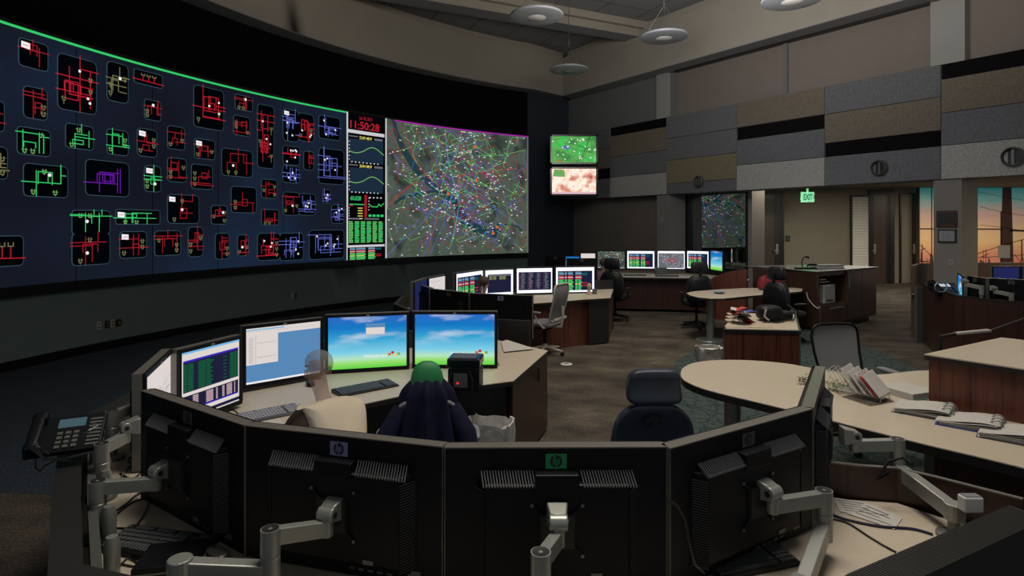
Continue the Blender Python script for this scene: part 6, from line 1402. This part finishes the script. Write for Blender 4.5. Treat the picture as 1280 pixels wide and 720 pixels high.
# ================================================================== PEOPLE
def ghost(name, rgb, a): return mat(name, rgb, .7, alpha=a)
def skinmesh(name, verts, edges, radii, m, parent, sub=2, root=0):
    me = bpy.data.meshes.new(name); me.from_pydata([tuple(v) for v in verts], edges, []); me.materials.append(m); o = bpy.data.objects.new(name, me); C.objects.link(o); o.parent = parent
    md = o.modifiers.new('skin', 'SKIN'); md.use_smooth_shade = True; md.branch_smoothing = .3
    for i, rr in enumerate(radii):
        v = me.skin_vertices[0].data[i]; v.radius = rr if isinstance(rr, tuple) else (rr, rr); v.use_root = (i == root)
    s = o.modifiers.new('sub', 'SUBSURF'); s.levels = sub; s.render_levels = sub; return o
def person(label, loc, rz, M_s, M_shirt, M_tr, M_hair, lean=.12, s=1.):
    t = thing('person', label, 'person', loc, rz); L = lean
    vs, es, rs = [], [], []
    def add(p, r_, par=None):
        vs.append(Vector(p)*s); rs.append(r_*s if not isinstance(r_, tuple) else (r_[0]*s, r_[1]*s))
        if par is not None: es.append((par, len(vs)-1))
        return len(vs)-1
    pv = add((0, .02, .56), (.12, .10)); w1 = add((0, -.2*L, .74), (.11, .08), pv); ch = add((0, -1.*L, .95), (.11, .07), w1); nb = add((0, -1.4*L, 1.09), .05, ch); nk = add((0, -1.55*L, 1.15), .052, nb)
    h1 = add((0, -1.7*L-.01, 1.20), (.068, .078), nk); h2 = add((0, -1.75*L-.005, 1.27), (.078, .098), h1); h3 = add((0, -1.7*L+.005, 1.33), (.066, .08), h2)
    add((0, -1.78*L-.115, 1.245), .012, h2)       # nose
    for sg in (-1, 1):
        sh = add((sg*.18, -1.05*L, 1.02), .058, ch); el = add((sg*.24, -1.0*L-.2, .82), .042, sh); wr = add((sg*.15, -1.0*L-.42, .79), .028, el); pa = add((sg*.135, -1.0*L-.49, .785), (.036, .018), wr)
        for k in range(4):
            x = sg*(.135+(k-1.5)*.019); ln = (.06, .075, .08, .065)[k]
            f1 = add((x, -1.0*L-.53, .79), .009, pa); f2 = add((x, -1.0*L-.53-ln*.5, .792), .0085, f1); add((x, -1.0*L-.53-ln, .778), .007, f2)
        th1 = add((sg*.10, -1.0*L-.50, .785), .010, pa); add((sg*.085, -1.0*L-.53, .78), .008, th1)
        hp = add((sg*.09, -.02, .53), .085, pv); kn = add((sg*.13, -.42, .52), .062, hp); an = add((sg*.13, -.40, .10), .042, kn); add((sg*.13, -.54, .04), (.04, .032), an)
    skinmesh('body', vs, es, rs, M_s, t)
    def sub(name, idx_v, idx_e, rr, m): skinmesh(name, [Vector(v)*s for v in idx_v], idx_e, [r_*s if not isinstance(r_, tuple) else (r_[0]*s, r_[1]*s) for r_ in rr], m, t)
    sub('shirt', [(0, .02, .60), (0, -.2*L, .74), (0, -1.*L, .95), (0, -1.35*L, 1.07)]+[(q*.19, -1.05*L, 1.02) for q in (-1, 1)]+[(q*.235, -1.0*L-.15, .86) for q in (-1, 1)], [(0, 1), (1, 2), (2, 3), (2, 4), (2, 5), (4, 6), (5, 7)], [(.165, .14), (.165, .135), (.185, .14), .085, .085, .085, .06, .06], M_shirt)
    sub('trousers', [(0, .02, .54), (-.09, -.02, .53), (.09, -.02, .53), (-.13, -.42, .52), (.13, -.42, .52), (-.13, -.40, .14), (.13, -.40, .14)], [(0, 1), (0, 2), (1, 3), (2, 4), (3, 5), (4, 6)], [(.15, .13), .1, .1, .078, .078, .06, .06], M_tr)
    m = MB().mt(M_hair); m.pillow(V(0, -1.7*L+.02, 1.315)*s, (.175*s, .205*s, .17*s), .9, 20, 12, lambda p: V(p.x, p.y, max(p.z, -.03*s if p.y < -.02 else -.09*s))); m.build('hair', parent=t, smooth=60)
    for q in (-1, 1):
        m = MB().mt(M_s); m.pillow(V(q*.085, -1.72*L+.01, 1.25)*s, (.02*s, .04*s, .06*s), .8, 12, 8); m.build('ear', parent=t, smooth=60)
        m = MB().mt(M_cap); m.pillow(V(q*.032, -1.75*L-.098, 1.275)*s, (.026*s, .01*s, .012*s), .9, 10, 6); m.build('eye', parent=t, smooth=60)
    m = MB().mt(mat('lip', (.2, .06, .05), .5)); m.pillow(V(0, -1.75*L-.09, 1.205)*s, (.045*s, .014*s, .012*s), .9, 12, 6); m.build('mouth', parent=t, smooth=60)
    return t
g_skin = ghost('skin_faint', (.32, .18, .13), .42); g_shirt = mat('shirt_beige', (.50, .42, .32), .8, noise=.05, nscale=8); g_hair = ghost('hair_faint', (.25, .24, .22), .38)
p = P(438, 560, 3.2); person('faint seated person in a beige shirt leaning toward the blue screen', (p.x, p.y, 0), PI+.75, g_skin, g_shirt, mat('trousers_dark', (.02, .02, .025), .8), g_hair, .27, .87)
p = P(606, 400, 8.2); person('seated person in a khaki shirt behind the dark middle console monitors', (p.x-.12, p.y, 0), PI-.3, ghost('skin_warm', (.26, .13, .10), .7), mat('shirt_khaki', (.30, .26, .13), .8), mat('trousers_dark', (.02, .02, .025), .8), mat('hair_brown', (.06, .03, .025), .7), .2, .88)
p = P(754, 400, 12.6); person('seated person in a pinkish shirt at the far console', (p.x, p.y, 0), PI-.1, ghost('skin_warm', (.26, .13, .10), .7), mat('shirt_pinkish', (.13, .065, .065), .8), mat('trousers_dark', (.02, .02, .025), .8), mat('hair_brown', (.06, .03, .025), .7), .02, .9)
# ================================================================== CAMERA AND LIGHT
cam = bpy.data.cameras.new('camera'); co = bpy.data.objects.new('camera', cam); C.objects.link(co)
co.location = (0, 0, H); co.rotation_euler = (PI/2, 0, 0); cam.sensor_width = 36; cam.lens = 36*F/1280; cam.shift_y = -(360-CY)/1280; cam.clip_start = .05
bpy.context.scene.camera = co
def area(name, loc, size, power, col=(1, .94, .85), tgt=None, size_y=None, spread=180):
    l = bpy.data.lights.new(name, 'AREA'); l.energy = power; l.color = col; l.size = size; l.spread = math.radians(spread)
    if size_y: l.shape = 'RECTANGLE'; l.size_y = size_y
    o = bpy.data.objects.new(name, l); C.objects.link(o); o.location = loc
    d = (Vector(tgt) if tgt else Vector(loc)+Vector((0, 0, -1)))-Vector(loc); o.rotation_euler = d.to_track_quat('-Z', 'Y').to_euler(); return o
area('downlight_walkway', (2.6, 8.5, 6.9), 1.6, 110, (1, .9, .76), spread=110)
area('downlight_corridor', (9.8, 16.5, 3.15), 1.6, 110, (1, .9, .76))
area('downlight_cabinet', (6.3, 14.2, 3.15), 1.2, 35, (1, .9, .76))
area('downlight_right', (12.0, 8.5, 3.0), 1.5, 150, (1, .86, .6))
area('downlight_mural', (14.5, 17.2, 3.15), 1.2, 70, (1, .85, .65))
area('fill_up_room', (2.5, 6.5, 4.8), 3.0, 330, (1, .93, .82), tgt=(2.5, 7.5, 9))  # added fill pointing up to brighten the ceiling, no fixture stands here
area('fill_right_wall', (1.5, 7.5, 5.2), 2.0, 58, (.95, .96, 1), tgt=(7, 14, 3.6), spread=120)  # added fill aimed at the right wall panels, not a room lamp
area('fill_desks', (.6, 3.0, 6.9), 2.2, 125, (1, .92, .8), spread=120)  # added out-of-view fill that lifts the near desks
l = bpy.data.lights.new('exit_glow', 'POINT'); l.energy = 9; l.color = (.08, 1, .25); l.shadow_soft_size = .1; o = bpy.data.objects.new('exit_glow', l); C.objects.link(o); o.location = (fx(1007, 18.3), 18.2, fz(248, 18.3))
w = bpy.data.worlds.new('world'); bpy.context.scene.world = w; w.use_nodes = True
w.node_tree.nodes['Background'].inputs[0].default_value = (.9, .95, 1, 1); w.node_tree.nodes['Background'].inputs[1].default_value = .22
vs_ = bpy.context.scene.view_settings; vs_.view_transform = 'Standard'; vs_.look = 'None'; vs_.gamma = 1; vs_.exposure = 0; vs_.use_curve_mapping = False
